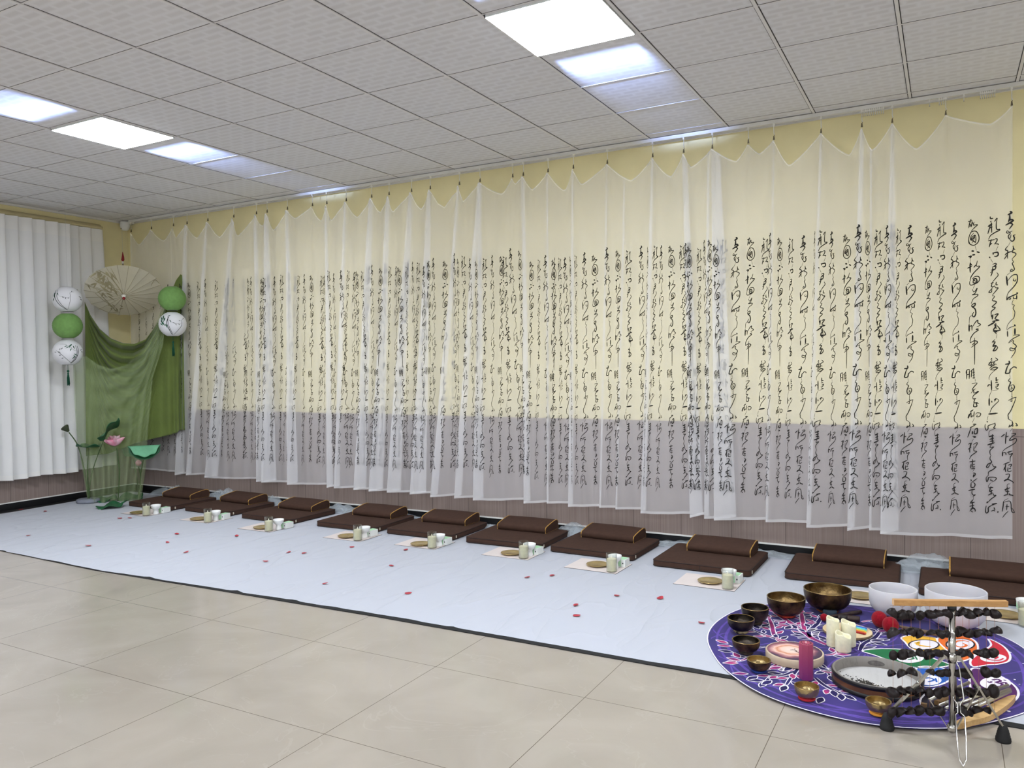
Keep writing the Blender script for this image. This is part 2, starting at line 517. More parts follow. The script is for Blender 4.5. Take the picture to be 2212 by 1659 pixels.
# ================================================================== FLOOR CLOTHS
FRONT = [(-8.62, 3.60), (-6.78, 3.60), (-5.48, 3.565), (-4.2, 3.62), (-3.0, 3.662), (-1.28, 3.672), (0.3, 3.70), (1.9, 3.72)]
def front_y(x):
    return float(np.interp(x, [a for a, b in FRONT], [b for a, b in FRONT]))
BLACKM = mat('black_underlay', (24, 24, 25), 0.7, var=0.2, bump=0.2, bscale=60)
mb = MB()
def un(u, v):
    x = -8.66+10.6*u; y0 = front_y(x)+0.004-0.040*min(1, max(0, (x+7.2)/4.0)) ; y = y0+(6.158-y0)*v
    return (x, y, 0.003)
mb.grid(un, 60, 4)
o = mb.build('floor_underlay', BLACKM, solid=0.004)
tag(o, 'black underlay mat showing along the edges of the white sheet', 'mat')

def cloth_mat(name, rgb, b1, b2):
    m = mat(name, rgb, 0.85, sheen=0.15)
    nt, b = nodes_of(m)
    g = nt.nodes.new('ShaderNodeNewGeometry')
    h = []
    for sc_, rot, st in ((1.0, 0.5, (0.9, 0.35, 1)), (1.0, -0.35, (1.1, 0.3, 1)), (1.0, 1.25, (1.2, 0.5, 1))):
        mp = nt.nodes.new('ShaderNodeMapping'); mp.inputs['Rotation'].default_value = (0, 0, rot); mp.inputs['Scale'].default_value = st
        nt.links.new(g.outputs['Position'], mp.inputs[0])
        n = nt.nodes.new('ShaderNodeTexNoise'); n.inputs['Scale'].default_value = 1.6; n.inputs['Detail'].default_value = 2.5
        nt.links.new(mp.outputs[0], n.inputs['Vector'])
        rg = math_node(nt, 'SUBTRACT', 1.0, math_node(nt, 'MINIMUM', math_node(nt, 'MULTIPLY', math_node(nt, 'ABSOLUTE', math_node(nt, 'SUBTRACT', n.outputs[0], 0.5)), 16.0), 1.0))
        h.append(math_node(nt, 'POWER', rg, 3.0))
    s = math_node(nt, 'ADD', math_node(nt, 'ADD', h[0], h[1]), h[2])
    bp = nt.nodes.new('ShaderNodeBump'); bp.inputs['Strength'].default_value = b1; bp.inputs['Distance'].default_value = b2
    nt.links.new(s, bp.inputs['Height']); nt.links.new(bp.outputs[0], b.inputs['Normal'])
    return m
WHITE_CLOTH = cloth_mat('white_sheet_cotton', (182, 185, 195), 0.5, 0.010)
mb = MB()
def sheet(u, v):
    x = -8.55+10.35*u
    y0 = front_y(x)
    w = 0.010*(noise.noise((x*3.1, 0, 0))+0.6*noise.noise((x*9, 3, 0)))
    y0 += w + 0.02*max(0.0, noise.noise((x*6.0, 9, 0))-0.32)*4
    y1 = 6.05
    y = y0+(y1-y0)*v
    xx = x + (0.05*noise.noise((0, y*2, 4)) if u < 0.002 else 0)
    if u < 0.002: xx += 0.08*max(0, (y-4.6)/1.4)*-1+0.06
    e = min(1.0, v/0.02)
    z = 0.0078 + 0.0035*max(0.0, noise.noise((x*1.1, y*1.7, 2)))*e
    if v < 0.001: z = 0.0060
    return (xx, y, z)
mb.grid(sheet, 260, 60)
o = mb.build('floor_sheet', WHITE_CLOTH)
tag(o, 'long white cloth sheet spread over the floor under the mats', 'sheet')

# ================================================================== MATS AND BOLSTERS
BROWN = mat('brown_canvas', (72, 51, 42), 0.9, var=0.08, scale=30, bump=0.12, bscale=220, spec=0.25)
BROWN_D = mat('brown_piping', (44, 30, 26), 0.8, var=0.1)
GOLD_P = mat('gold_piping', (196, 150, 70), 0.5, var=0.12, scale=40)
ZIP = mat('zip_pull_cream', (214, 206, 188), 0.5, var=0.1)
mats = []
mat_px = [((276.4, 1095), (367, 1105.8)), ((398.7, 1104.6), (496.2, 1119.2)), ((522, 1121), (630.2, 1136.3)), ((678.8, 1138.7), (814, 1153.3)),
          ((832.3, 1155.2), (976.2, 1170.5)), ((1002.7, 1174), (1168.7, 1190.3)), ((1188.7, 1193.4), (1369.6, 1216.6)), ((1411.4, 1225.6), (1619.6, 1251.3)),
          ((1688, 1253.7), (1942, 1279)), None]
WHERE = ['nearest the lotus corner', 'second along the wall from the lotus corner', 'third along the wall from the lotus corner',
         'fourth along the wall from the lotus corner', 'fifth along the wall from the lotus corner', 'sixth along the wall from the lotus corner',
         'seventh along the wall from the lotus corner', 'eighth along the wall, just before the singing bowls', 'behind the two largest bronze bowls',
         'behind the frosted bowls at the right edge']
MW, MD, MH = 0.69, 0.60, 0.05
def make_mat(W, seam):
    t = thing('floor_mat', 'x', 'floor mat', group='brown floor mats along the wall')
    mb = MB(); V, F = rounded_slab(W, MD, MH, 0.035, 0.012, bulge=0.006); mb.add(V, F)
    if seam:   # folded pad: a groove across the front edge
        mb.box(-0.003, 0.003, -MD/2-0.0015, -MD/2+0.01, 0.004, MH-0.006, 1)
    mb.build('pad', [BROWN, BROWN_D], t)
    pp = MB()
    for z in (0.008, MH-0.006):
        w, d, r = W/2-0.001, MD/2-0.001, 0.034
        pts = []
        for cx_, cy_, a0 in ((w-r, d-r, 0), (-w+r, d-r, PI/2), (-w+r, -d+r, PI), (w-r, -d+r, 1.5*PI)):
            for k in range(6):
                a = a0+k/5*PI/2; pts.append((cx_+r*math.cos(a), cy_+r*math.sin(a), z))
        pts.append(pts[0])
        pp.tube(pts, 0.0035, 6, cap=False)
    pp.build('piping', BROWN_D, t)
    z_ = MB(); z_.box(W/2-0.004, W/2+0.003, -MD/2+0.05, -MD/2+0.062, 0.014, 0.036, M=None)
    z_.build('zip_pull', ZIP, t, bevel=0.001)
    return t
mat_info = []
MATS = []
for k, p in enumerate(mat_px):
    if p:
        a = floor_at(*p[0]); b = floor_at(*p[1])
        cx_ = (a[0]+b[0])/2; W = b[0]-a[0]; rz = math.atan2(b[1]-a[1], W)*0.5; y0 = (a[1]+b[1])/2
    else:
        cx_, W, rz, y0 = 0.19, 0.70, 0.0, 5.44
    W = 0.69; y0 = min(max(y0, 5.38), 5.47)
    mat_info.append((cx_, y0+MD/2, rz))
    proto = make_mat(W, k == 7) if k in (0, 7) else None
    if proto is None:
        proto = dup(MATS[0])
    proto.location = (cx_, y0+MD/2, 0.0085); proto.rotation_euler = (0, 0, rz)
    proto['label'] = 'dark brown padded floor mat, ' + WHERE[k]
    MATS.append(proto)

def make_bolster():
    t = thing('wedge_cushion', 'x', 'cushion', group='brown wedge cushions on the mats')
    prof = [(0.0, 0.004), (-0.003, 0.038), (0.006, 0.051), (0.05, 0.062), (0.10, 0.071), (0.16, 0.080), (0.205, 0.084), (0.235, 0.078), (0.25, 0.060), (0.252, 0.03), (0.248, 0.004)]
    n = len(prof); Wb = 0.46
    mb = MB()
    xs = [-Wb/2, -Wb/2+0.004, -Wb/2+0.02, -0.12, 0, 0.12, Wb/2-0.02, Wb/2-0.004, Wb/2]
    sc_ = [0.95, 0.985, 1.0, 1.02, 1.03, 1.02, 1.0, 0.985, 0.95]
    def pt(i, j):
        y, z = prof[j]; s = sc_[i]
        return (xs[i], (y-0.125)*s, 0.004+(z-0.004)*s)
    V = [pt(i, j) for i in range(len(xs)) for j in range(n)]
    F = [(i*n+j, (i+1)*n+j, (i+1)*n+j+1, i*n+j+1) for i in range(len(xs)-1) for j in range(n-1)]
    F += [(i*n+n-1, (i+1)*n+n-1, (i+1)*n, i*n) for i in range(len(xs)-1)]
    mb.add(V, F)
    mb.add([pt(0, j) for j in range(n)], [tuple(range(n))], smooth=False); mb.add([pt(len(xs)-1, j) for j in range(n)], [tuple(range(n))[::-1]], smooth=False)
    mb.build('cushion_body', BROWN, t)
    for i in (1, len(xs)-2):
        p = MB(); L = [Vector(pt(i, j))*1.0 for j in range(n)]; L.append(L[0])
        p.tube(L, 0.0038, 6, cap=False); tag(p.build('piping', GOLD_P, t), 'gold piping')
    return t
BOL = []
for k in range(10):
    cx_, cy_, rz = mat_info[k]
    b = make_bolster() if k == 0 else dup(BOL[0])
    dxx = [0.0, 0.02, 0.04, 0.03, 0.03, 0.0, 0.0, 0.04, 0.02, 0.13][k]
    sx = [1.0, 0.99, 0.98, 1.0, 1.0, 1.0, 1.0, 1.02, 1.0, 1.35][k]
    b.location = (cx_+dxx, cy_+0.165, 0.0085+MH+0.003); b.rotation_euler = (0, 0, rz+random.uniform(-0.03, 0.03)); b.scale = (sx, 1, 1)
    b['label'] = 'brown wedge cushion on the mat ' + WHERE[k].replace('along the wall ', '').replace('along the wall, ', '')
    BOL.append(b)
del mats

# ================================================================== PLACE SETTINGS
PAPER = mat('pale_pink_paper', (222, 211, 207), 0.7, var=0.02)
PAPER_E = mat('dark_paper_edge', (60, 54, 54), 0.7, var=0.1)
BRASS = mat('brass_plate', (222, 196, 132), 0.22, metal=0.7, var=0.15, scale=14)
WAX = mat('ivory_wax', (238, 232, 200), 0.45, var=0.04, scale=60, sss=0.15)
GLASSM = bpy.data.materials.new('clear_glass'); GLASSM.use_nodes = True
def glass_nodes(m, tint, fac):
    nt = m.node_tree; nt.nodes.remove(nt.nodes['Principled BSDF'])
    a = nt.nodes.new('ShaderNodeBsdfTransparent'); a.inputs[0].default_value = (*tint, 1)
    g = nt.nodes.new('ShaderNodeBsdfGlossy'); g.inputs['Roughness'].default_value = 0.03
    lw = nt.nodes.new('ShaderNodeLayerWeight'); lw.inputs[0].default_value = fac
    mr = math_node(nt, 'MULTIPLY', lw.outputs['Facing'], 0.55)
    mx = nt.nodes.new('ShaderNodeMixShader')
    nt.links.new(mr, mx.inputs[0]); nt.links.new(a.outputs[0], mx.inputs[1]); nt.links.new(g.outputs[0], mx.inputs[2])
    nt.links.new(mx.outputs[0], nt.nodes['Material Output'].inputs[0])
glass_nodes(GLASSM, (0.93, 0.94, 0.93), 0.25)
PORC = mat('white_porcelain', (238, 238, 236), 0.2, var=0.02)
BOXW = mat('white_card', (236, 238, 234), 0.5, var=0.02)
BOXG = mat('mint_green_print', (160, 220, 168), 0.5, rgb2=(205, 240, 205), scale=18)
BOXK = mat('small_black_print', (46, 54, 50), 0.6, var=0.1)
WICK = mat('white_flame_plastic', (246, 242, 228), 0.4, var=0.03, sss=0.2)

def make_plate():
    mb = MB()
    mb.lathe([(0.0, 0.004), (0.045, 0.004), (0.068, 0.007), (0.080, 0.013), (0.0815, 0.0145), (0.080, 0.0155), (0.066, 0.010), (0.045, 0.007), (0.0, 0.0065)], 40)
    return mb.build('brass_plate', BRASS)
def make_candle():
    t = thing('glass_candle', 'x', 'candle', group='ivory candles in clear glasses')
    mb = MB(); mb.lathe([(0.0, 0.006), (0.0335, 0.006), (0.0345, 0.012), (0.0345, 0.088), (0.033, 0.091), (0.02, 0.089), (0.0, 0.088)], 32); mb.build('wax', WAX, t)
    mb = MB(); mb.lathe([(0.0, 0.001), (0.036, 0.001), (0.0375, 0.004), (0.0375, 0.128), (0.0362, 0.129), (0.0352, 0.128), (0.0352, 0.006), (0.0, 0.0055)], 32); mb.build('glass', GLASSM, t)
    mb = MB(); mb.lathe([(0.0, 0.086), (0.004, 0.092), (0.0052, 0.099), (0.003, 0.109), (0.0, 0.115)], 12); mb.build('flame_tip', WICK, t)
    return t
def make_cup():
    mb = MB()
    mb.lathe([(0.0, 0.0), (0.026, 0.0), (0.0275, 0.004), (0.024, 0.02), (0.021, 0.038), (0.026, 0.046), (0.042, 0.062), (0.048, 0.082), (0.0485, 0.092), (0.0455, 0.092),
              (0.043, 0.078), (0.034, 0.062), (0.018, 0.054), (0.0, 0.052)], 36)
    return mb.build('footed_cup', PORC)
def make_box():
    t = thing('small_carton', 'x', 'box', group='small green and white cartons')
    mb = MB(); mb.box(-0.032, 0.032, -0.045, 0.045, 0, 0.052); mb.build('carton', BOXW, t, bevel=0.002)
    mb = MB(); mb.box(-0.0325, -0.0315, -0.04, 0.04, 0.006, 0.048); mb.box(-0.026, 0.026, -0.04, 0.04, 0.0512, 0.0525); mb.box(-0.031, 0.002, -0.0456, -0.0447, 0.004, 0.049); mb.build('printed_label', BOXG, t)
    mb = MB(); mb.box(0.012, 0.020, -0.0458, -0.0445, 0.022, 0.032); mb.build('print_mark', BOXK, t)
    return t
SET = [  # candle, plate, cup, box (where each stands in the photograph)
    ((316.4, 1113.3), (299, 1109), (337, 1110), (356, 1106.5)),
    ((449.2, 1128), (429.2, 1122.5), (466, 1124), (485, 1120.5)),
    ((580.9, 1147), (566.8, 1141), (602, 1143.4), (620.8, 1139.9)),
    ((772.8, 1167), (750, 1160), (788.1, 1161), (803, 1156.8)),
    ((933.4, 1183.4), (908, 1177), (949, 1178.7), (963.2, 1175.2)),
    ((1131.3, 1205.7), (1104.3, 1197), (1144.2, 1199.9), (1160, 1196)),
    ((1321.2, 1234.6), (1291, 1222), (1328.3, 1226.9), (1346, 1221.7)),
    ((1571.9, 1271.5), (1534, 1258), (1574.8, 1261), (1590.8, 1256.5)),
    (None, (1858, 1290), None, None),
    ((2216, 1352), (2172, 1331), (2216, 1330), (2212, 1319))]
NEAR = ['at the first place from the lotus corner', 'at the second place from the lotus corner', 'at the third place from the lotus corner',
        'at the fourth place from the lotus corner', 'at the fifth place from the lotus corner', 'at the sixth place from the lotus corner',
        'at the seventh place from the lotus corner', 'at the eighth place, left of the bronze bowls', 'between the largest bronze bowl and a frosted bowl',
        'at the right edge behind the wind chime']
SZ = 0.0095
protos = {}
for k, (pc, pp, pu, pb) in enumerate(SET):
    plx, ply = floor_at(pp[0], pp[1], SZ)
    # paper under the setting
    mb = MB(); mb.box(-0.2, 0.2, -0.15, 0.15, 0, 0.0012, 0)
    mb.box(-0.2, 0.2, -0.1508, -0.1498, -0.0004, 0.0014, 1); mb.box(0.1995, 0.2005, -0.15, 0.15, -0.0004, 0.0014, 1)
    pm = mb.build('paper_placemat', [PAPER, PAPER_E])
    if k < 8:
        cxp, cyp = floor_at(pc[0], pc[1], SZ); mx_, my_ = cxp-0.145+0.0, cyp+0.105
    elif k == 8: mx_, my_ = plx-0.02, ply+0.01
    else: mx_, my_ = plx+0.03, ply+0.02
    pm.location = (mx_, my_, SZ); pm.rotation_euler = (0, 0, random.uniform(-0.03, 0.03))
    tag(pm, 'pale pink paper placemat '+NEAR[k], 'placemat', 'paper placemats')
    def place(kind, maker, px_, label, cat, rz=0.0, grp=None, z=SZ+0.0014):
        x, y = floor_at(px_[0], px_[1], z)
        if kind not in protos: o = protos[kind] = maker()
        else: o = dup(protos[kind]) 
        o.location = (x, y, z); o.rotation_euler = (0, 0, rz)
        tag(o, label, cat, grp); return o
    place('plate', make_plate, pp, 'round shallow brass plate '+NEAR[k], 'plate', random.uniform(0, 6), 'brass plates')
    if pc: place('candle', make_candle, pc, 'ivory candle in a clear glass '+NEAR[k], 'candle', random.uniform(0, 6))
    if pu: place('cup', make_cup, pu, 'white footed porcelain cup '+NEAR[k], 'cup', 0, 'white footed cups')
    if pb: place('box', make_box, pb, 'small green and white carton '+NEAR[k], 'box', random.uniform(-0.12, 0.12))

# rose petals
PETAL = mat('red_petal', (196, 58, 72), 0.6, var=0.25, scale=40)
PET = [(46, 1101), (98, 1105), (62, 1157), (192, 1179), (260, 1120), (281, 1119), (382, 1154), (362, 1172), (401, 1193.5), (511.5, 1158), (575, 1213),
       (624, 1193), (656, 1195), (701, 1261), (759, 1182), (876, 1188), (845, 1222), (880, 1282), (1140, 1247), (1193, 1243), (1244, 1307), (1244, 1330),
       (1333, 1287), (1425.5, 1293), (1517, 1346)]
PET.sort()
for k, (a, b) in enumerate(PET):
    x, y = floor_at(a, b, 0.012)
    mb = MB(); rx, ry = random.uniform(0.019, 0.024), random.uniform(0.014, 0.020); cu = random.uniform(0.1, 0.3)
    def pf(u, v):
        r = v; an = 2*PI*u; s = 1.0+0.25*math.cos(an)
        xx = r*math.cos(an)*rx*s; yy = r*math.sin(an)*ry
        return (xx, yy, 0.002+cu*(xx*xx*22+yy*yy*10))
    mb.grid(pf, 12, 3, closed=True)
    o = mb.build('rose_petal', PETAL, solid=0.0008); o.location = (x, y, 0.0125); o.rotation_euler = (random.uniform(-0.12, 0.12), random.uniform(-0.12, 0.12), random.uniform(0, 6))
    tag(o, 'red rose petal on the white sheet, %s from the left' % ORD[k], 'petal', 'scattered rose petals')

# tulle
TULLE = sheer('pale_blue_tulle', (218, 226, 232), 0.28, 0.3, 0.10)
def tulle(name, segs, label, seed):
    mb = MB()
    for (x0, x1, h, yb) in segs:
        for lay in range(3):
            def tf(u, v):
                x = x0+(x1-x0)*u
                env = math.sin(PI*min(1, max(0, u)))**0.6
                n1 = noise.noise((x*6+seed, v*2.2, lay*3.1)); n2 = noise.noise((x*17, v*5, lay+7.7+seed))
                n3 = noise.noise((x*38, v*9, lay+2.7+seed))
                z = 0.014+h*env*math.sin(PI*v)**0.8*(0.62+0.55*n1+0.3*n2+0.12*n3-0.12*lay)
                y = yb-0.085+0.16*v+0.03*n1
                return (x, min(y, 6.148), max(z, 0.011+0.002*lay))
            mb.grid(tf, max(8, int((x1-x0)*60)), 14)
    o = mb.build(name, TULLE); tag(o, label, 'tulle'); return o
tulle('tulle_bundle', [(-8.15, -7.55, 0.13, 6.05), (-7.3, -6.6, 0.15, 6.09), (-7.75, -6.95, 0.07, 6.07), (-6.55, -6.15, 0.12, 6.09), (-6.25, -5.4, 0.09, 6.08), (-5.55, -5.1, 0.10, 6.09), (-5.2, -4.3, 0.05, 6.08), (-4.5, -3.4, 0.05, 6.08)],
      'crumpled pale blue tulle between the mats and the wall from the lotus corner on', 1.0)
tulle('tulle_bundle', [(-3.6, -2.9, 0.06, 6.08), (-2.95, -2.55, 0.12, 6.08), (-2.3, -0.9, 0.05, 6.09)], 'low strip of pale blue tulle along the wall behind the seventh and eighth mats', 5.0)
tulle('tulle_bundle', [(-0.36, 0.16, 0.15, 6.05)], 'tall crumpled heap of pale blue tulle behind the frosted bowls', 9.0)
tulle('tulle_bundle', [(0.45, 0.9, 0.10, 6.09)], 'pale blue tulle behind the last wedge cushion at the right edge', 12.0)
# ================================================================== CALLIGRAPHY SHEERS
# three brush-written columns of the poem, traced stroke by stroke: "width x y x y ...; ..."; segments A, B, C continue downwards
COL_SPRING = (
"22 762 42 792 62 735 95;18 762 90 762 150 745 205;22 752 165 815 185 705 252;15 740 215 802 240 795 262 755 318;20 765 110 770 190;"
"11 735 330 720 365 745 375 800 345;12 740 340 772 380 745 420 765 470 785 400;14 765 470 795 505 825 490 830 450 815 420 845 410;4 775 510 745 580;"
"13 740 575 705 630 740 650 735 720 740 770;13 700 715 735 680 800 660;11 740 700 690 780;11 810 580 830 632 846 630;12 815 575 815 640 800 670 845 690 852 720 800 780;"
"11 800 780 820 830 805 850 835 935 815 965 780 970 795 935 820 960;5 780 985 730 1030;18 725 1040 740 1190;12 740 1120 800 1040 850 1025 875 1040 875 1130 830 1210 760 1290 735 1350;10 830 1085 820 1110 850 1125 860 1090;"
"14 735 1350 735 1415 760 1375 880 1320 865 1300;10 750 1385 785 1385 780 1405 755 1400;11 830 1360 825 1395 870 1390 870 1345;12 870 1340 870 1412;"
"8 825 1410 805 1480 840 1500 820 1545 845 1600 842 1655 830 1700 790 1740 745 1810 735 1877",
"20 745 310 750 402;8 740 300 775 260 840 235 850 210;14 840 212 856 240;26 850 270 850 372;10 825 380 900 375 910 385 845 420 790 460 765 490;"
"11 760 500 830 460 825 500 860 530 870 560 840 590 790 575 785 610 830 620 855 590;9 860 570 850 650 795 735;"
"18 770 775 775 820 715 830;15 770 830 745 880 725 960 735 975 780 965 790 910 815 900;12 800 910 830 875 870 880 870 900;4 780 985 790 1040;"
"13 790 1045 765 1090 795 1110 785 1150 770 1200 785 1250 820 1250 850 1190 830 1150 790 1170;11 800 1180 820 1210 790 1222;6 815 1260 815 1330;"
"10 812 1330 822 1352;10 765 1400 830 1360 880 1345;10 815 1360 815 1412 790 1400;11 875 1345 850 1430 800 1560 765 1620 768 1660 772 1690 815 1715",
"13 820 130 830 180 800 212 775 225;11 775 235 790 190;10 835 190 830 225;12 870 160 895 200 868 206;4 830 240 790 300;"
"12 670 385 720 340;13 745 305 735 400 730 495;10 730 390 776 368;11 810 335 870 325 860 350 810 372;11 830 370 790 420 800 435 860 400;10 780 440 830 430 870 400 885 430 860 480 790 530 720 580 690 620;"
"14 690 620 690 690;11 690 640 720 632 736 640 740 672;11 750 630 830 600;10 780 608 785 660 832 640 800 700 800 770;"
"11 795 775 705 820;12 740 800 730 880 740 940;10 730 850 708 912;11 770 830 820 810 800 862;11 770 860 770 930 822 912;9 780 882 812 878;"
"13 735 975 792 970 770 1040 715 1082 740 1060 780 1055 842 1090 838 1112;6 800 1120 765 1130 755 1180;"
"12 720 1222 802 1180;11 770 1165 740 1240 792 1238;12 770 1200 765 1300;11 710 1312 765 1290;12 800 1270 790 1290 845 1300 830 1306;5 780 1350 720 1390 705 1430;"
"12 710 1400 705 1480 690 1565;11 710 1420 790 1390 815 1430 820 1500 830 1560 865 1565 830 1500;10 760 1440 755 1540;9 738 1482 792 1478;9 780 1550 730 1610 698 1660")
COL_FACE = (
"14 465 125 470 160 507 155;12 480 195 465 212;12 430 278 490 235;11 475 215 485 260 435 282;12 460 280 430 392;12 460 310 480 290 486 382;9 480 260 492 302;11 560 155 523 212;13 566 158 550 240 555 330 596 335 592 352 550 370 470 420 440 482;"
"12 433 502 532 488;13 480 480 448 602;11 490 540 453 572;12 530 480 560 480 555 520 520 562;12 530 555 576 560 574 576;4 575 590 545 665;"
"16 488 697 540 690 570 690 576 730 550 750 518 745;12 515 700 500 722;20 448 750 462 772;4 465 780 500 845;"
"14 495 872 540 858 546 880 508 912 542 900 530 950 478 962 522 950 463 1002;12 500 900 490 1000 468 1056;10 555 1000 576 1042 540 1090 490 1152;"
"11 468 1166 512 1154;12 490 1160 480 1220 520 1210;11 500 1230 450 1290 446 1306 480 1300 486 1250;12 550 1145 545 1190 572 1190;11 518 1202 545 1240 576 1240 540 1290 490 1352;"
"12 490 1360 526 1370 490 1430 546 1450 540 1480 488 1532 532 1540 520 1565 480 1600 475 1640 480 1670",
"15 478 70 490 112;14 500 60 490 142;14 520 72 577 55 530 130 592 155;15 488 172 592 155;18 430 242 500 200 530 172;16 540 200 540 252 508 312 602 310 560 238;13 520 210 550 292;13 500 325 562 340 520 330 556 372;4 560 375 545 440;"
"14 530 455 488 497 532 490 498 562 542 545 518 602 503 632 540 622 566 580 540 545;"
"11 486 740 470 772;11 438 822 522 800;12 490 770 438 852 502 850 450 907;11 480 800 470 882;11 535 738 566 770 540 792;11 540 780 508 832 556 840;10 520 830 510 872;13 458 932 510 890 567 895 520 930 468 925;6 560 910 480 980 445 1040 445 1086;"
"14 475 1090 480 1252;12 423 1192 440 1160 472 1170;13 545 1038 545 1112;10 550 1090 577 1085;10 530 1130 572 1120;11 540 1170 582 1150 550 1200 530 1190;11 540 1220 582 1225;4 485 1260 575 1235;5 480 1260 450 1330 445 1380;"
"16 445 1370 445 1492;11 480 1410 485 1442;12 513 1402 546 1375 520 1422;9 550 1375 582 1410 530 1470 480 1530 455 1602;26 433 1622 568 1605;4 430 1647 412 1727",
"12 410 150 426 162;11 390 190 385 240 405 292 430 260 430 220 480 195 526 180;12 526 168 530 210 508 252 542 250;6 530 260 450 300 440 350 440 386;"
"15 438 392 512 365;15 490 350 490 482;13 448 432 512 410;22 418 522 522 480;13 450 462 517 455;10 480 500 455 560 512 545 460 600 455 650 470 692;"
"12 465 690 455 740 480 790 430 820 405 870 430 872 465 808;12 480 810 510 860 542 860 490 910 440 940 430 992;"
"11 440 990 400 1040 410 1102 430 1060 440 1030 520 1025 546 1045 520 1080 478 1102;10 470 1050 465 1080 497 1070;5 470 1110 435 1160 440 1200;"
"12 433 1197 502 1185;13 470 1168 450 1252 497 1230;12 475 1220 470 1302;11 428 1312 492 1270;11 495 1270 510 1310 542 1310 470 1370 420 1432;"
"12 420 1410 408 1442;15 478 1452 557 1435;13 400 1480 390 1560 402 1597 430 1570 435 1500 520 1450;12 510 1498 526 1542;11 468 1562 510 1545 520 1562;20 570 1558 564 1582")
COL_OLD = (
"12 103 202 167 190;12 150 163 130 220 113 302;11 120 240 146 260 128 282;11 165 200 150 292;10 168 215 190 272;11 195 213 180 260 242 260 200 300 150 352;"
"11 150 365 115 450 120 540 190 575 250 530 262 450 230 370 180 355 140 380 113 480 135 552;11 186 385 150 430 140 492 170 440 212 420 150 500 202 450 160 542;11 150 480 212 522 216 430;10 170 505 222 540;4 205 580 226 660;"
"19 153 660 192 667;15 228 678 272 696;18 163 726 207 720;18 108 748 152 742 128 772;4 135 770 135 840;"
"16 135 838 135 998;13 93 927 162 900;11 140 850 162 890;12 188 922 217 880;12 240 818 225 900 272 905 250 940 190 1000 140 1080 135 1130;"
"11 130 1130 130 1180 160 1192 240 1160 271 1110 255 1065 200 1065 163 1102;14 185 1090 180 1160 232 1150 220 1095 185 1110 222 1142;4 205 1190 175 1250;"
"11 170 1260 185 1302 215 1280 236 1243 208 1322 163 1346 242 1340 236 1370 180 1410 150 1482;"
"15 155 1530 163 1500 207 1478 200 1520 165 1532 200 1560 215 1600 215 1650 190 1692 165 1662 187 1617;6 175 1677 130 1687 120 1807",
"16 120 218 120 332;12 125 260 150 240 160 250 160 317;12 173 252 210 190 246 158 246 200 287 230 230 262;11 260 280 218 302 257 310 190 360 140 440 135 512;"
"12 135 510 190 480 237 490 230 520 148 582;10 190 510 168 547;10 200 430 200 852;"
"11 75 992 85 940 127 923;11 85 930 85 1082;11 125 930 120 1077;10 83 1012 122 1000;10 138 962 192 908;11 160 930 150 1052;11 185 908 190 1072;9 168 982 202 970;9 168 1022 202 1010;10 168 1062 207 1060;4 205 1075 210 1120;"
"10 158 1152 236 1140 190 1200 165 1250 217 1230;11 148 1302 185 1250 190 1300 252 1270 240 1290 180 1340 175 1390;"
"12 173 1392 222 1385;12 205 1390 190 1450 242 1446;12 190 1450 185 1510 232 1505 225 1460 262 1460;"
"11 133 1592 182 1560;11 155 1580 105 1697 120 1637 152 1625;11 150 1607 150 1679 177 1645;10 195 1587 185 1677;10 215 1637 235 1607 287 1617 270 1662 228 1668 245 1637",
"4 200 95 165 180;13 173 202 227 200;11 128 262 212 210;11 150 250 98 412;15 170 310 165 362;15 200 290 237 260 235 340 195 350 200 300;13 168 392 217 400 180 416;4 185 430 160 480;"
"11 108 522 142 500 130 562;11 160 488 130 580 130 652;10 103 602 152 560;10 178 522 242 488 200 582;10 190 540 190 620 232 630 150 700 125 757;"
"11 123 797 212 780;11 170 753 165 882;10 150 830 140 902;10 178 842 202 830;10 165 880 207 870;11 148 907 207 900;4 200 905 170 950;"
"13 173 972 207 975 200 1010 173 1032;11 185 990 180 1042;12 143 1075 156 1097;9 237 1053 203 1082 150 1130;"
"12 150 1130 150 1200 202 1190;12 180 1118 207 1150 190 1202;14 108 1252 207 1225;11 165 1240 160 1290 185 1322 212 1310 173 1347;4 180 1345 180 1400;"
"11 177 1390 138 1442;11 128 1452 202 1430;11 123 1502 197 1480;12 165 1420 170 1510 128 1582;11 170 1510 217 1562;11 138 1542 200 1530 207 1582;11 148 1572 172 1592")
def parse_col(segs, cx_):
    V = []; F = []
    y_off = (0.0, 1587.0, 3174.0)
    for s, off in zip(segs, y_off):
        for st in s.split(';'):
            q = [float(a) for a in st.split()]
            w = q[0]; pts = [(q[i]-cx_, q[i+1]+off) for i in range(1, len(q), 2)]
            v, f = ribbon2d(pts, w*(1.34 if w < 20 or len(pts) > 2 else 0.95), 0.5, 3)
            b = len(V); V += v; F += [tuple(i+b for i in t) for t in f]
    V = np.array(V); return V, F
GLYPHS = {'C': parse_col(COL_SPRING, 790), 'Y': parse_col(COL_FACE, 510), 'G': parse_col(COL_OLD, 190)}

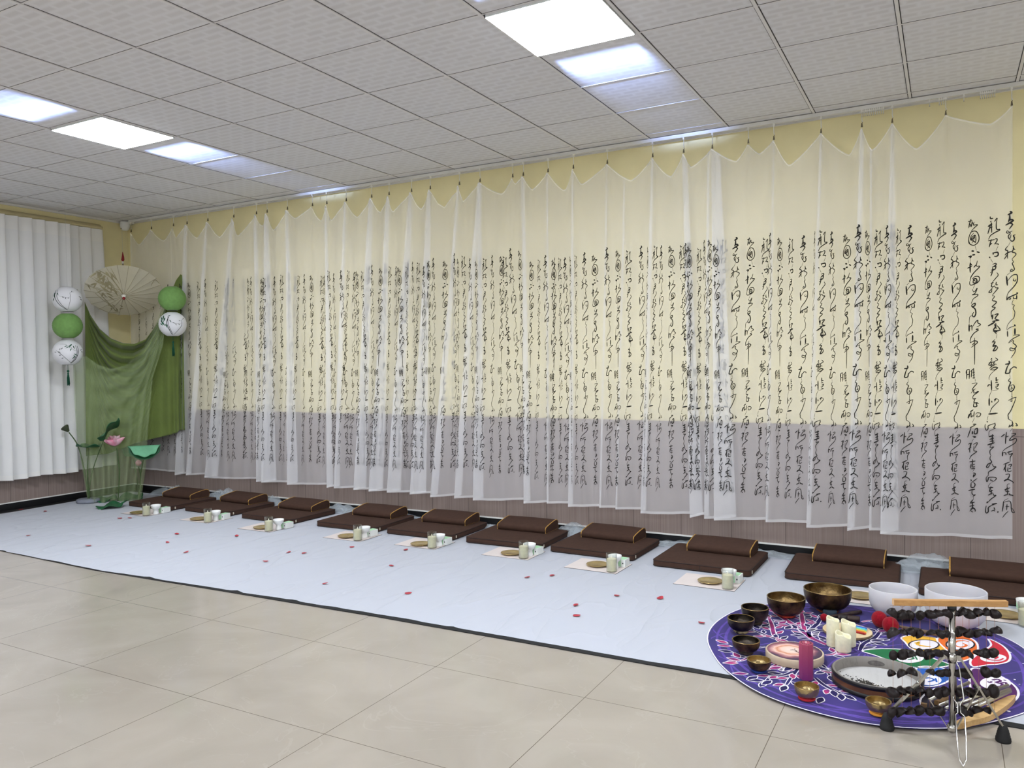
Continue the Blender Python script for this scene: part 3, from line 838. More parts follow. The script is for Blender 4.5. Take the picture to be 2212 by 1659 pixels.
SHEER_Y = 6.06
CLIPS = [(283, 487), (327, 485), (374.7, 478.5), (404, 475), (449, 468), (505, 462), (554, 455), (577, 451.5), (621, 445), (675, 438), (706, 433), (748, 427),
         (803, 420), (840.5, 413), (889, 406), (929.5, 400), (992.5, 391.5), (1037, 386), (1107.5, 375), (1130.5, 370), (1184, 365), (1238.7, 354.7),
         (1312, 344.6), (1410, 327), (1477, 319), (1538.8, 310), (1616.6, 297), (1671.7, 287), (1773.7, 272), (1861.8, 258), (1927.5, 248), (2043, 232), (2185.6, 211)]
CLX = [plane_y(a, b, SHEER_Y)[0] for a, b in CLIPS]
CLZ = 3.085
BOT_C = [(250, 975), (363, 985), (454, 994), (506, 998), (587, 1004), (654, 1006), (698, 1010), (775, 1013), (854, 1018.6), (910, 1022), (1027, 1018), (1062, 1032), (1127, 1031), (1181, 1052),
         (1225, 1054), (1316, 1058.6), (1383, 1058), (1422, 1062), (1573, 1070.5), (1657, 1081), (1727, 1089), (1797, 1099), (1845, 1100), (1958, 1108), (2064, 1115), (2180, 1120)]
def bot_py(px_, ty):
    y = float(np.interp(px_, [a for a, b in BOT_C], [b for a, b in BOT_C]))
    return y - {'C': 0, 'Y': 8, 'G': 9}[ty]
# every brush column in view: kind, x and y of its top, x of its foot, relative width, f = seen through a fold
COLS = [('C', 2185.6, 455, 2180, 1.0), ('Y', 2146, 467, 2147, 1.0), ('G', 2104, 472, 2104, 1.0), ('C', 2064, 480, 2064, .78), ('Y', 2034, 475, 2025, .78), ('G', 2007, 486, 1995, .68),
 ('C', 1968, 486, 1957, .92), ('Y', 1942, 493, 1925, .5), ('C', 1918, 487, 1914, .6), ('Y', 1897, 495, 1897, .75), ('G', 1874.5, 497, 1880, .5), ('C', 1857, 485, 1845, .9), ('G', 1830, 505, 1824, .8),
 ('C', 1798, 500, 1797, .62), ('Y', 1777, 497, 1767, .9), ('C', 1761, 500, 1748, .2), ('C', 1737.5, 508, 1727, .85), ('Y', 1708.5, 513, 1703.5, .6), ('G', 1685, 512, 1681, .6), ('C', 1665, 503, 1657, .45), ('Y', 1653.5, 513, 1642, .8),
 ('G', 1623.5, 512, 1606, .95), ('C', 1592.6, 512, 1573, .95), ('Y', 1563.7, 515, 1543.4, .85), ('G', 1547, 528, 1560, .7), ('G', 1535, 517, 1526, .55), ('C', 1523, 519, 1530, .4), ('Y', 1510, 535, 1508, .6),
 ('G', 1489.5, 530, 1494, .6), ('C', 1482, 525, 1497, .5), ('Y', 1473, 529, 1482, .75), ('G', 1451, 530, 1452, .8), ('C', 1430, 530, 1422, .5), ('Y', 1417, 530, 1403, .65), ('G', 1400, 532, 1391, .2), ('C', 1385, 530, 1383, .7), ('Y', 1357, 540, 1360, .8),
 ('G', 1336, 540, 1333.7, .7), ('C', 1311.7, 534, 1316, .8), ('G', 1284.7, 550, 1286.5, .85), ('C', 1264.5, 545, 1262, .75), ('Y', 1244, 550, 1248, .45), ('G', 1232, 552, 1236, .22), ('C', 1221, 556, 1225, .7), ('Y', 1208.8, 556, 1211, .55), ('C', 1198, 556, 1190, .3),
 ('G', 1196, 560, 1194, .7), ('C', 1179, 551, 1181.6, .62), ('Y', 1165, 560, 1160.6, .45), ('G', 1149.7, 564, 1141, .75), ('G', 1124, 540, 1133, .5), ('C', 1103, 536, 1127, .75), ('Y', 1090, 553, 1105.5, .75), ('G', 1085, 553, 1082, .7),
 ('C', 1064.5, 551, 1062.7, .6), ('Y', 1047.6, 557, 1044, .75), ('G', 1029.6, 563, 1032, .45), ('C', 1017, 558, 1027, .5), ('Y', 1003, 552, 1009, .75), ('C', 983, 547, 986, .55), ('G', 991, 558, 991, .4), ('Y', 978, 560, 978, .7), ('G', 962, 563, 957, .8),
 ('C', 938, 557, 938, .65), ('G', 926, 565, 931, .5), ('C', 917, 575, 910, .55), ('Y', 905, 566, 892, .65), ('C', 891.7, 565, 900, .5), ('Y', 879, 575, 881, .4), ('G', 865, 577, 877, .8), ('C', 858, 575, 854, .6), ('Y', 843, 574, 834, .55), ('G', 824, 578, 811, .8),
 ('C', 805.5, 572, 806, .6), ('Y', 784, 585, 798, .6), ('C', 765.5, 587, 758, .6), ('G', 772, 585, 774.6, .7), ('Y', 753.5, 583, 735, .55), ('C', 739, 584, 753, .75), ('Y', 710.8, 584, 722, .6), ('C', 722, 590, 722.6, .5), ('Y', 695, 595, 690.5, .75), ('C', 700, 595, 698, .4),
 ('G', 674, 594, 671.7, .85), ('C', 658.7, 592, 654, .6), ('Y', 645, 594, 633, .6), ('G', 637, 594, 621, .6), ('C', 624, 588, 613, .35), ('Y', 609.5, 593, 607, .7), ('C', 594, 597, 587, .8), ('Y', 572, 599, 572, .55), ('G', 568, 602, 558, .7), ('Y', 555, 591, 550, .35), ('C', 541.5, 597, 542, .6),
 ('Y', 525, 603, 530, .65), ('G', 535, 600, 526.5, .6), ('C', 505, 602, 506, .8), ('G', 492.7, 610, 479.5, .65), ('C', 486, 612, 493, .6), ('Y', 467, 605, 466, .8), ('C', 445, 602, 454, .7), ('Y', 428, 607, 435.6, .75), ('G', 410, 610, 413.7, .75),
 ('G', 392, 612, 393, .7), ('C', 378, 612, 376, .5), ('C', 363, 614, 363.5, .7), ('Y', 344, 617, 350, .6), ('Y', 328, 620, 328, .7), ('C', 315, 620, 317, .4), ('G', 299, 622, 300, .6)]
# stacked pleats: left and right edge at the hem, and at the top, in the sheet's plane
FOLDS = [(382, 396, 402, 407), (406, 414, 447, 451), (446, 470, 502, 508), (557, 570, 552, 557), (570, 596, 575, 581), (625, 643, 619, 624), (709, 719, 704, 708), (724, 733.6, 746, 750),
         (767, 792, 799, 807), (801, 826, 838, 844), (838, 866, 886, 893), (888, 919, 927, 933), (934, 946, 990, 995), (983, 997, 1034, 1040),
         (1026, 1043, 1036, 1041), (1133, 1145, 1129, 1134), (1183, 1186, 1182, 1185), (1229, 1237, 1237, 1240), (1295, 1298, 1311, 1314), (1331, 1334, 1350, 1353), (1385, 1394, 1409, 1414), (1492, 1518, 1476, 1484), (1523, 1532, 1530, 1534),
         (1545, 1590, 1538, 1556), (1655, 1660, 1670, 1674), (1743, 1752, 1772, 1777), (1830.5, 1846, 1859, 1868), (1878, 1883, 1880, 1884), (1902, 1941, 1925, 1932)]
FOLDS = [f_ for f_ in FOLDS]
def hem_py(p): return 1050+(p-900)*0.085
def xb(p): return plane_y(p, hem_py(p), SHEER_Y)[0]
def xt(p): return plane_y(p, 470-(p-300)*0.135, SHEER_Y)[0]
PANELS = [(283, 446), (446, 934), (934, 1523), (1523, 2187)]
SAGS = [0.16, 0.15, 0.14, 0.17, 0.19, 0.2, 0.13, 0.19, 0.1, 0.16, 0.17, 0.17, 0.15, 0.16, 0.17, 0.19, 0.15, 0.13, 0.06, 0.13, 0.17, 0.14, 0.16, 0.17, 0.12, 0.12, 0.09, 0.2, 0.18, 0.17, 0.2, 0.1]
def rim_z(x):
    """height of the drooping top edge at x"""
    k = int(np.searchsorted(CLX, x))-1
    k = min(max(k, 0), len(CLX)-2)
    t = min(max((x-CLX[k])/(CLX[k+1]-CLX[k]), 0), 1)
    pk = 0.5+0.22*math.sin(k*2.3)
    tt = t/pk*0.5 if t < pk else 0.5+(t-pk)/(1-pk)*0.5
    return CLZ - SAGS[k % len(SAGS)]*(1-abs(2*tt-1)**1.35)
def belly(x, z):
    k = int(np.searchsorted(CLX, x))-1
    k = min(max(k, 0), len(CLX)-2)
    t = min(max((x-CLX[k])/(CLX[k+1]-CLX[k]), 0), 1)
    dn = math.exp(-max(0.0, (CLZ-z))/0.5)
    d0 = max(0.0, CLZ-z); rd = 0.0
    for q in (k, k+1):
        rd -= 0.020*math.exp(-((x-CLX[q])/(0.015+0.10*d0))**2)
        th_ = (x-CLX[q])/(d0+0.06); rd += 0.0075*math.sin(th_*24+q)*math.exp(-(th_/0.55)**2)*min(1.0, d0*6)
    return -0.035*math.sin(PI*t)*dn + rd*math.exp(-d0/0.7)
def wave(x, z):
    g = min(1.0, (CLZ-z)/0.8)
    return 0.008*math.sin(x*17+0.4*math.sin(x*5))*(0.4+0.6*g)+0.004*math.sin(x*41+1.0)*g+0.004*noise.noise((x*3, z*1.5, 0))
# nodes along the sheet, shared by cloth and writing: hem x, top x, base depth
def panel_path(a, b):
    """list of layers; a layer = (list of (hem_px, top_px, y)), front layers flagged"""
    folds = [f_ for f_ in FOLDS if a-1 <= f_[0] and f_[1] <= b+1]
    runs = []; p0 = a; t0 = a; y_in = 0.0
    for fl_ in folds:
        runs.append(((p0, t0), (fl_[1], fl_[3]), y_in, True))
        runs.append(((fl_[1], fl_[3]), (fl_[0], fl_[2]), -min(0.030, 0.0028*(fl_[1]-fl_[0])+0.002), False))
        p0, t0 = fl_[0], fl_[2]; y_in = -min(0.030, 0.0028*(fl_[1]-fl_[0])+0.002)
    runs.append(((p0, t0), (b, b), y_in, True))
    return runs
SHEER_M = sheer('white_sheer_voile', (250, 250, 252), 0.36, 0.28)
HEM_M = sheer('white_sheer_hem', (250, 250, 252), 0.62, 0.28)
INK = mat('black_ink', (30, 28, 27), 0.8, var=0.25, scale=30)
FRONTS = []       # (hem_px0, hem_px1, y0, y1) of the front runs
ROWS = 30
SHEER_NAMES = ['white see-through sheer with black calligraphy columns in the corner, half behind the green cloth',
               'white see-through calligraphy sheer with many narrow pleats, second from the corner',
               'white see-through calligraphy sheer in the middle of the long wall',
               'widest white see-through calligraphy sheer, reaching the right edge of the picture']
XB = [(q, xb(q)) for q in range(200, 2300, 10)]; XT = [(q, xt(q)) for q in range(200, 2300, 10)]
def fxb(p): return float(np.interp(p, [a for a, b in XB], [b for a, b in XB]))
def fxt(p): return float(np.interp(p, [a for a, b in XT], [b for a, b in XT]))
Z_HEM = 0.283
HEM_PTS = []
def run_y(y_in, s):
    """a front run starts forward on its pleat and eases back"""
    return y_in*(1-s) if y_in else 0.0
SHEERS = []
for pi_, (a, b) in enumerate(PANELS):
    mb = MB(); runs = panel_path(a, b)
    nodes = []
    for (p0, t0), (p1, t1), y_in, front in runs:
        n = max(3, int(abs(fxb(p1)-fxb(p0))/0.013)) if front else 2
        for k in range(n+1):
            s = k/n
            if front: y = run_y(y_in, s)
            else: y = y_in*(0.1+0.9*s)
            if nodes and k == 0: continue
            nodes.append((p0+(p1-p0)*s, t0+(t1-t0)*s, y, front))
        if front: FRONTS.append((pi_, p0, p1, y_in))
    nn = len(nodes); V = []
    hz = [Z_HEM + 0.012*noise.noise((q[0]*0.011, 3, 0)) + 1.1*q[2] for q in nodes]
    def rowz(j):
        return j/ROWS
    for j in range(ROWS+1):
        for (ph, pt, y, fr), z0 in zip(nodes, hz):
            x1 = fxt(pt); x0 = fxb(ph)
            zt = rim_z(x1)
            # rows: two for the hem, the rest spread to the drooping top edge
            if j == 0: z = z0
            elif j == 1: z = z0+0.020
            elif j == ROWS: z = zt
            else: z = z0+0.020+(zt-0.011-z0-0.020)*((j-1)/(ROWS-2))
            s = (z-z0)/(CLZ-z0)
            x = x0+(x1-x0)*s
            V.append((x, SHEER_Y+y*(1-0.7*s)+wave(x, z)*(1-0.5*s)+belly(x, z), z))
    F = []
    for j in range(ROWS):
        for k in range(nn-1):
            F.append((j*nn+k, j*nn+k+1, (j+1)*nn+k+1, (j+1)*nn+k))
    nh = nn-1
    mb.add(V, F); mb.m = [1 if q < nh or q >= nh*(ROWS-1) else 0 for q in range(len(F))]
    flat = [not (nodes[k][3] and nodes[k+1][3]) or (k > 0 and not nodes[k][3]) for k in range(nh)]
    flat = [flat[k] or (k > 0 and flat[k-1]) or (k+1 < nh and flat[k+1]) for k in range(nh)]
    mb.s = [not flat[q % nh] for q in range(len(F))]
    root = mb.build('calligraphy_sheer', [SHEER_M, HEM_M])
    tag(root, SHEER_NAMES[pi_], 'curtain')
    SHEERS.append(root)
# the writing, one mesh per sheer
INKS = [MB() for _ in PANELS]
# writing on the hidden layers of the wide pleats, seen through the cloth in front
_cyc = 0
for pi_, (a, b) in enumerate(PANELS):
    for f_ in FOLDS:
        if not (a-1 <= f_[0] and f_[1] <= b+1) or f_[1]-f_[0] < 15: continue
        for rep in range(1 if f_[1]-f_[0] < 24 else 2):
            ty = 'GCY'[_cyc % 3]; _cyc += 1
            V2, F2 = GLYPHS[ty]; W = f_[1]-f_[0]
            cb_ = f_[0]+W*(0.5 if W < 24 else 0.3+0.42*rep); ct_ = f_[2]+(f_[3]-f_[2])*0.5
            zt_ = plane_y(cb_, float(np.interp(cb_, [260, 1000, 1500, 2180], [618, 556, 522, 462])), SHEER_Y)[1]; zb_ = plane_y(cb_, bot_py(cb_, ty), SHEER_Y)[1]
            t = (V2[:, 1]-V2[:, 1].min())/(V2[:, 1].max()-V2[:, 1].min())
            yi = -min(0.030, 0.0028*W+0.002); P = []
            for (vx, vy), tt in zip(V2, t):
                z = zt_+(zb_-zt_)*tt; q = (z-Z_HEM)/(CLZ-Z_HEM)
                x = fxb(cb_)+(fxt(ct_)-fxb(cb_))*q - vx*3.45e-4*min(0.9, W/26)*(1-0.35*q)
                P.append((x, SHEER_Y+yi*0.42*(1-0.7*q)+wave(x, z)*(1-0.5*q)+belly(x, z), z))
            INKS[pi_].add(P, F2, 0, False)
for ty, tx_, ty_, bx_, w in COLS:
    V2, F2 = GLYPHS[ty]
    xtop, ztop = plane_y(tx_, ty_, SHEER_Y-0.02)
    by = bot_py(bx_, ty)
    xbot, zbot = plane_y(bx_, by, SHEER_Y-0.02)
    ymin, ymax = V2[:, 1].min(), V2[:, 1].max()
    cand = [fr for fr in FRONTS if fr[1] <= bx_ <= fr[2]]
    pi_, p0, p1, y_in = cand[-1] if cand else FRONTS[-1]
    t = (V2[:, 1]-ymin)/(ymax-ymin)
    Z = ztop+(zbot-ztop)*t
    Xc = xtop+(xbot-xtop)*t
    X = Xc + V2[:, 0]*3.95e-4*w
    s = min(1, max(0, (bx_-p0)/max(1e-3, (p1-p0))))
    # the strokes follow the cloth, a hair in front of it
    P = []
    fr_ = [r_ for r_ in panel_path(*PANELS[pi_]) if r_[3] and abs(r_[0][0]-p0) < 1e-6][0]
    qx = (fxb(p0), fxb(p1), fxt(fr_[0][1]), fxt(fr_[1][1]))
    for x, z in zip(X, Z):
        q = (z-Z_HEM)/(CLZ-Z_HEM)
        a0 = qx[0]+(qx[2]-qx[0])*q; a1 = qx[1]+(qx[3]-qx[1])*q
        ss = (x-a0)/max(1e-4, a1-a0)
        y = SHEER_Y + (run_y(y_in, min(1.0, max(0.0, ss)))*(1-0.7*q)) + wave(x, z)*(1-0.5*q) + belly(x, z) - 0.006
        P.append((x, y, z))
    INKS[pi_].add(P, F2, 0, False)
for pi_, im in enumerate(INKS):
    o = im.build('calligraphy', INK, SHEERS[pi_])
    o['label'] = 'black brush writing'

# track, hooks and spare gliders
TRACK_M = mat('white_track', (222, 220, 214), 0.45, var=0.03)
mb = MB(); mb.box(WALL_X+0.2, 3.2, SHEER_Y-0.012, SHEER_Y+0.012, 3.205, 3.232)
tag(mb.build('curtain_track', TRACK_M), 'slim white curtain track under the ceiling along the long wall', 'curtain track')
HOOK_W = mat('glider_white', (238, 236, 228), 0.4, var=0.03)
CLIP_M = mat('dark_clip_metal', (130, 120, 100), 0.35, metal=1.0, var=0.2)
def make_hook():
    t = thing('curtain_hook', 'x', 'curtain hook', group='hooks holding the calligraphy sheers')
    mb = MB(); mb.box(-0.006, 0.006, -0.009, 0.009, 0.118, 0.140); mb.tube([(0, 0, 0.14), (0, 0, 0.066), (0.004, 0, 0.058), (0, 0, 0.052)], 0.003, 6); mb.build('glider', HOOK_W, t)
    mb = MB(); mb.tube([(0, 0, 0.058), (0.004, 0, 0.05), (0, 0, 0.042)], 0.0018, 6)
    mb.add([(-0.003, -0.004, 0.046), (0.003, -0.004, 0.046), (0.0065, -0.005, 0.018), (-0.0065, -0.005, 0.018), (-0.003, 0.004, 0.046), (0.003, 0.004, 0.046), (0.0065, 0.004, 0.018), (-0.0065, 0.004, 0.018)],
           [(0, 1, 2, 3), (7, 6, 5, 4), (0, 4, 5, 1), (1, 5, 6, 2), (2, 6, 7, 3), (3, 7, 4, 0)], 0, False)
    mb.build('clip', CLIP_M, t)
    return t
hk = None
for k, x in enumerate(CLX):
    if hk is None: o = hk = make_hook()
    else: o = dup(hk)
    o.location = (x, SHEER_Y, CLZ-0.014)
    o['label'] = 'white curtain hook with dark clip holding a calligraphy sheer, %s from the corner' % ORD[k]
gl_mesh = None; gn = 0
GLP = [(1862+4.2*k, 0) for k in range(12)] + [(2008, 1)] + [(2029, 1), (2034, 1), (2039, 1)] + [(2082, 1)] + [(2118+4.4*k, 2) for k in range(8)]
GLAB = ['white spare curtain glider in the packed row above the second-last pleats', 'white spare curtain glider hanging alone or in a few near the right end', 'white spare curtain glider in the packed row at the far right']
for p, g in GLP:
    x, _z = plane_y(p, 262-(p-1862)*0.17, SHEER_Y)
    if gl_mesh is None:
        mb = MB(); mb.box(-0.004, 0.004, -0.008, 0.008, 0.03, 0.045); mb.tube([(0, 0, 0.035), (0, 0, 0.008), (0, -0.006, 0.0), (0, -0.009, 0.008)], 0.0028, 6)
        o = mb.build('curtain_glider', HOOK_W); gl_mesh = o
    else:
        o = gl_mesh.copy(); COL.objects.link(o)
    o.location = (x, SHEER_Y, 3.16)
    tag(o, GLAB[g], 'curtain glider', ['gliders packed left', 'single gliders', 'gliders packed right'][g])
# ================================================================== WINDOW END
WX = WALL_X+0.10
PANE = mat('night_window_glass', (150, 152, 158), 0.08, var=0.1)
WFR = mat('window_frame_white', (214, 214, 214), 0.4, var=0.03)
win = MB(); win.box(WALL_X, WALL_X+0.006, 1.0, 5.45, 1.05, 2.98)
w_ = tag(win.build('window_1', PANE), 'dark night window behind the white pleated curtain', 'window', kind='structure')
fr = MB()
for y in (1.0, 2.1, 3.2, 4.3, 5.40): fr.box(WALL_X, WALL_X+0.03, y, y+0.05, 1.05, 2.98)
for z in (1.02, 1.6, 2.95): fr.box(WALL_X, WALL_X+0.03, 1.0, 5.45, z, z+0.05)
tag(fr.build('window_frame', WFR, w_), kind='structure')
CURT = sheer('white_curtain_cloth', (248, 247, 246), 0.94, 0.15)
CURT_H = sheer('white_curtain_hem', (248, 246, 243), 0.97, 0.15)
def pleated(name, y0, y1, x0, z0, z1, n, amp, label, seed, flare=0.0):
    mb = MB(); NU = n*14; NV = 16
    hrows = [0, 0.018] + [0.018+0.93*k/(NV-1) for k in range(1, NV)] + [0.949, 1.0]
    hrows = sorted(set(hrows))
    V = []
    for v in hrows:
        for i in range(NU+1):
            u = i/NU
            ph = u*n
            fr_ = ph-math.floor(ph)
            # each pleat: a slow swell, then a sharp return
            s = (fr_/0.72) if fr_ < 0.72 else 1-(fr_-0.72)/0.28
            s = s*s*(3-2*s)
            a = amp*(0.85+0.3*noise.noise((math.floor(ph)*1.7, v*1.5, seed)))*(0.55+0.45*(1-v))
            y = y0+(y1-y0)*u + flare*(1-v)*u + 0.02*(1-v)*noise.noise((math.floor(ph)*2.1, v*2, seed+5)) + (0.018*s)
            x = x0+a*s
            z = z0+(z1-z0)*v + (0.012*noise.noise((ph*0.5, 2, seed)) if v < 0.02 else 0)
            V.append((x, y, z))
    w = NU+1; F = []; mi = []
    for j in range(len(hrows)-1):
        for i in range(NU):
            F.append((j*w+i, j*w+i+1, (j+1)*w+i+1, (j+1)*w+i)); mi.append(1 if (hrows[j+1] <= 0.019 or hrows[j] >= 0.944) else 0)
    mb.add(V, F); mb.m = mi
    o = mb.build(name, [CURT, CURT_H]); tag(o, label, 'curtain'); return o
pleated('window_curtain', 1.2, 5.40, WX, 0.335, 3.095, 30, 0.075, 'white pleated window curtain reaching the left edge of the picture', 1.0)
pleated('window_curtain', 5.38, 5.81, WX-0.03, 0.345, 3.095, 3, 0.04, 'narrow white curtain leaf between the pleated curtain and the corner', 4.0, 0.11)

# ================================================================== CORNER DECORATION
GREEN_P = mat('green_lantern_paper', (118, 160, 88), 0.8, var=0.06, scale=30)
WHITE_P = mat('white_lantern_paper', (232, 232, 236), 0.8, var=0.02)
INK_G = mat('bamboo_green_ink', (28, 96, 66), 0.8, var=0.3, scale=25)
INK_D = mat('bamboo_dark_ink', (58, 66, 66), 0.8, var=0.3, scale=25)
WIRE = mat('lantern_wire', (150, 150, 150), 0.4, metal=0.8, var=0.1)
TASS = mat('green_tassel_thread', (16, 92, 66), 0.7, var=0.25, scale=60)
LR, LZ = 0.144, 0.139
def leaf_poly(x, y, ang, ln, wd):
    c, s = math.cos(ang), math.sin(ang)
    pts = []
    for t, h in ((0, 0), (0.3, 0.5), (0.6, 0.35), (1, 0), (0.6, -0.35), (0.3, -0.5)):
        px_, py_ = t*ln, h*wd
        pts.append((x+px_*c-py_*s, y+px_*s+py_*c))
    return pts
ART = {
 'a': dict(stems=[(5, [(-.72, .66), (-.80, .1), (-.52, -.45), (-.05, -.82)]), (4, [(-.6, .66), (-.66, .1), (-.40, -.45), (0.0, -.84)]), (3, [(.15, .45), (.17, -.1), (.0, -.8)]),
                  (2, [(-.55, .2), (-.3, .12), (.0, .05), (.15, .12)]), (2, [(.15, .4), (.28, .52), (.4, .5)])],
           green=[(-.75, .5, -1.9, .34, .07), (-.82, .35, -1.6, .3, .07), (-.66, .45, -1.2, .25, .06), (-.85, .05, -1.8, .26, .06)],
           dark=[(-.35, .12, -.5, .16, .05), (-.15, .08, -1.3, .16, .05), (.0, .06, -.6, .14, .04), (.7, .2, -.5, .22, .05), (.8, .05, -.9, .18, .05), (.6, .75, -.2, .12, .08), (.25, .5, 1.2, .12, .04)]),
 'b': dict(stems=[(6, [(.62, .5), (.68, 0), (.5, -.5), (.2, -.82)]), (5, [(.5, .55), (.6, .0), (.42, -.5), (.16, -.82)]), (4, [(-.72, .15), (-.3, -.25), (.18, -.78)]), (2, [(-.5, .62), (-.1, .58), (.3, .3)]), (2, [(.1, .55), (.35, .2), (.6, .1)])],
           green=[(.3, .62, -2.3, .3, .08), (.2, .6, -1.9, .32, .08), (.35, .5, -1.2, .3, .07), (.1, .45, -2.5, .28, .07), (.25, .3, -2.0, .26, .07), (.4, -.1, -.6, .3, .07), (.38, -.2, -1.2, .3, .07), (.4, -.35, -2.2, .22, .06), (.0, .5, -2.7, .25, .06)],
           dark=[(-.3, .35, -2.2, .2, .05), (-.45, .3, -1.9, .18, .05), (-.6, .05, -.4, .2, .05), (-.55, -.25, .4, .2, .05), (-.4, -.45, .3, .18, .05), (-.7, -.0, 2.9, .14, .05), (.85, .05, -.2, .14, .05), (.8, .15, .5, .14, .05)]),
 'c': dict(stems=[(8, [(-.22, .62), (-.40, .0), (-.05, -.85)]), (5, [(-.32, .6), (-.28, -.1), (.02, -.86)]), (4, [(.62, .3), (.58, -.2), (.08, -.82)]), (2, [(-.2, .2), (.2, .0), (.6, .02)]), (2, [(.6, .25), (.75, .42)])],
           green=[(-.75, .55, -1.5, .42, .1), (-.6, .66, -1.7, .4, .1), (-.5, .5, -1.9, .4, .1), (-.8, .3, -1.2, .36, .09), (-.7, .1, -1.0, .36, .09), (-.62, .2, -2.0, .34, .08), (-.5, .0, -1.2, .4, .09), (-.85, .05, -.8, .3, .08), (-.2, .3, -1.2, .24, .07), (-.3, .6, .3, .2, .07)],
           dark=[(.0, .1, -.4, .2, .05), (.2, .02, -1.2, .18, .05), (.4, .0, -.8, .16, .05), (.7, .36, 1.1, .14, .05), (.55, .2, 2.6, .16, .05)])}
def lantern(loc, green, art, label, tassel=False):
    yaw = math.atan2(loc[0], -loc[1])*-1.0   # printed side faces the room
    t = thing('paper_lantern', label, 'paper lantern', loc, math.atan2(-loc[1], -loc[0])+PI/2, 'paper lanterns in the corner')
    mb = MB(); prof = []
    N = 26; z_lim = 0.93
    for k in range(N+1):
        zz = -z_lim+2*z_lim*k/N
        r = math.sqrt(1-zz*zz)*(1.0 + (0.010 if k % 2 else -0.008))
        prof.append((r*LR, zz*LZ))
    mb.lathe(prof, 40, 0)
    if art:
        A_ = ART[art]
        def sp(x, y):
            l = math.hypot(x, y)
            if l > 0.985: x, y = x/l*0.985, y/l*0.985
            d = math.sqrt(max(0, 1-x*x-y*y))
            return (x*LR*1.012, -d*LR*1.012, y*LZ*1.012)
        for w, pts in A_['stems']:
            v, f = ribbon2d(pts, w*0.0065, 0.5, 6); mb.add([sp(*p) for p in v], f, 2, False)
        for nm, mi in (('green', 1), ('dark', 2)):
            for q in A_[nm]:
                pp = leaf_poly(*q); mb.add([sp(*p) for p in pp], [(0, 1, 5), (1, 2, 4, 5), (2, 3, 4)], mi, False)
    mb.build('paper_shade', [GREEN_P if green else WHITE_P, INK_G, INK_D], t)
    for z in (z_lim*LZ, -z_lim*LZ):
        w = MB(); r0 = math.sqrt(1-z_lim**2)*LR
        w.tube([(r0*math.cos(a*PI/12), r0*math.sin(a*PI/12), z) for a in range(25)], 0.002, 6, cap=False); w.build('wire_ring', WIRE, t)
    if tassel:
        w = MB(); zb = -LZ
        w.tube([(0, 0, zb+0.01), (0, 0, zb-0.085)], 0.0022, 6)
        w.ball((0, 0, zb-0.06), 0.012, 0.012, 0.014, 10, 8); w.ball((0, 0, zb-0.085), 0.009, 0.009, 0.012, 10, 8)
        for k in range(26):
            a = k*2.4; r = 0.012*math.sqrt(k/26)
            w.tube([(r*0.5*math.cos(a), r*0.5*math.sin(a), zb-0.09), (r*math.cos(a), r*math.sin(a), zb-0.13), (1.15*r*math.cos(a)+0.002, 1.15*r*math.sin(a), zb-0.205+0.01*math.sin(k))], 0.0016, 4)
        w.build('tassel', TASS, t)
    return t
def hang_line(name, pts, label, r=0.0009):
    mb = MB(); mb.tube(pts, r, 5); o = mb.build(name, THREAD); tag(o, label, 'string'); return o
THREAD = mat('clear_nylon_thread', (200, 200, 196), 0.4, var=0.05)
LX = -8.19
def on_x(px_, py_, x): y, z = plane_x(px_, py_, x); return (x, y, z)
def on_y(px_, py_, y): x, z = plane_y(px_, py_, y); return (x, y, z)
pl = [on_x(146, 647, LX), on_x(146, 704, LX), on_x(146, 761.5, LX)]
lantern(pl[0], False, 'a', 'white bamboo-print paper lantern at the top of the string of three, left')
lantern(pl[1], True, None, 'green paper lantern between the two white bamboo lanterns on the left string')
lantern(pl[2], False, 'b', 'white bamboo-print paper lantern with long dark tassel, lowest on the left string', True)
hang_line('hanging_thread', [(pl[0][0], pl[0][1], CEIL), (pl[0][0], pl[0][1], pl[0][2]+0.93*LZ)], 'thin thread holding the left string of three lanterns')
RY = 5.84
pr = [on_y(372, 645, RY), on_y(373, 700.5, RY)]
lantern(pr[0], True, None, 'green paper lantern at the right, above a white one and before the green cloth tip')
lantern(pr[1], False, 'c', 'white bamboo-print paper lantern with green tassel under the right green lantern', True)
hang_line('hanging_thread', [(pr[0][0], pr[0][1], CEIL), (pr[0][0], pr[0][1], pr[0][2]+0.93*LZ)], 'thin thread holding the right pair of lanterns')

# paper parasol, hung handle-up so that its painted top faces the room
PARA = sheer('oiled_parasol_paper', (226, 220, 200), 0.80, 0.4, 0.03)
BAM = mat('parasol_bamboo_ink', (168, 158, 122), 0.8, var=0.2)
RIBM = mat('parasol_rib_wood', (158, 147, 116), 0.6, var=0.15)
REDT = mat('red_lacquer', (150, 24, 30), 0.4, var=0.15)
IVORY = mat('ivory_cap', (232, 228, 216), 0.4, var=0.04)
pc = Vector((-8.05, 5.63, 0)); dd = ray(267, 629); tt = pc.y/dd[1]; pc = Vector((dd[0]*tt, pc.y, dd[2]*tt+EYE))
view = Vector((-pc.x, -pc.y, 0)).normalized()
axis = (view*math.cos(math.radians(50)) + Vector((0, 0, -1))*math.sin(math.radians(50))).normalized()   # where the tip points
para = thing('paper_parasol', 'pale oiled-paper parasol with bamboo painting hanging upside down in the corner', 'parasol', pc)
para.rotation_euler = axis.to_track_quat('Z', 'Y').to_euler()
PR, PH = 0.392, 0.075
NR = 22
mb = MB()
def parf(u, v):
    a = 2*PI*u; k = abs(math.sin(NR*a/2)); r = PR*v*(1-0.02*k*v)
    return (r*math.cos(a), r*math.sin(a), PH*(1-v**1.25)-0.006*k*v)
mb.grid(parf, NR*6, 10, closed=True)
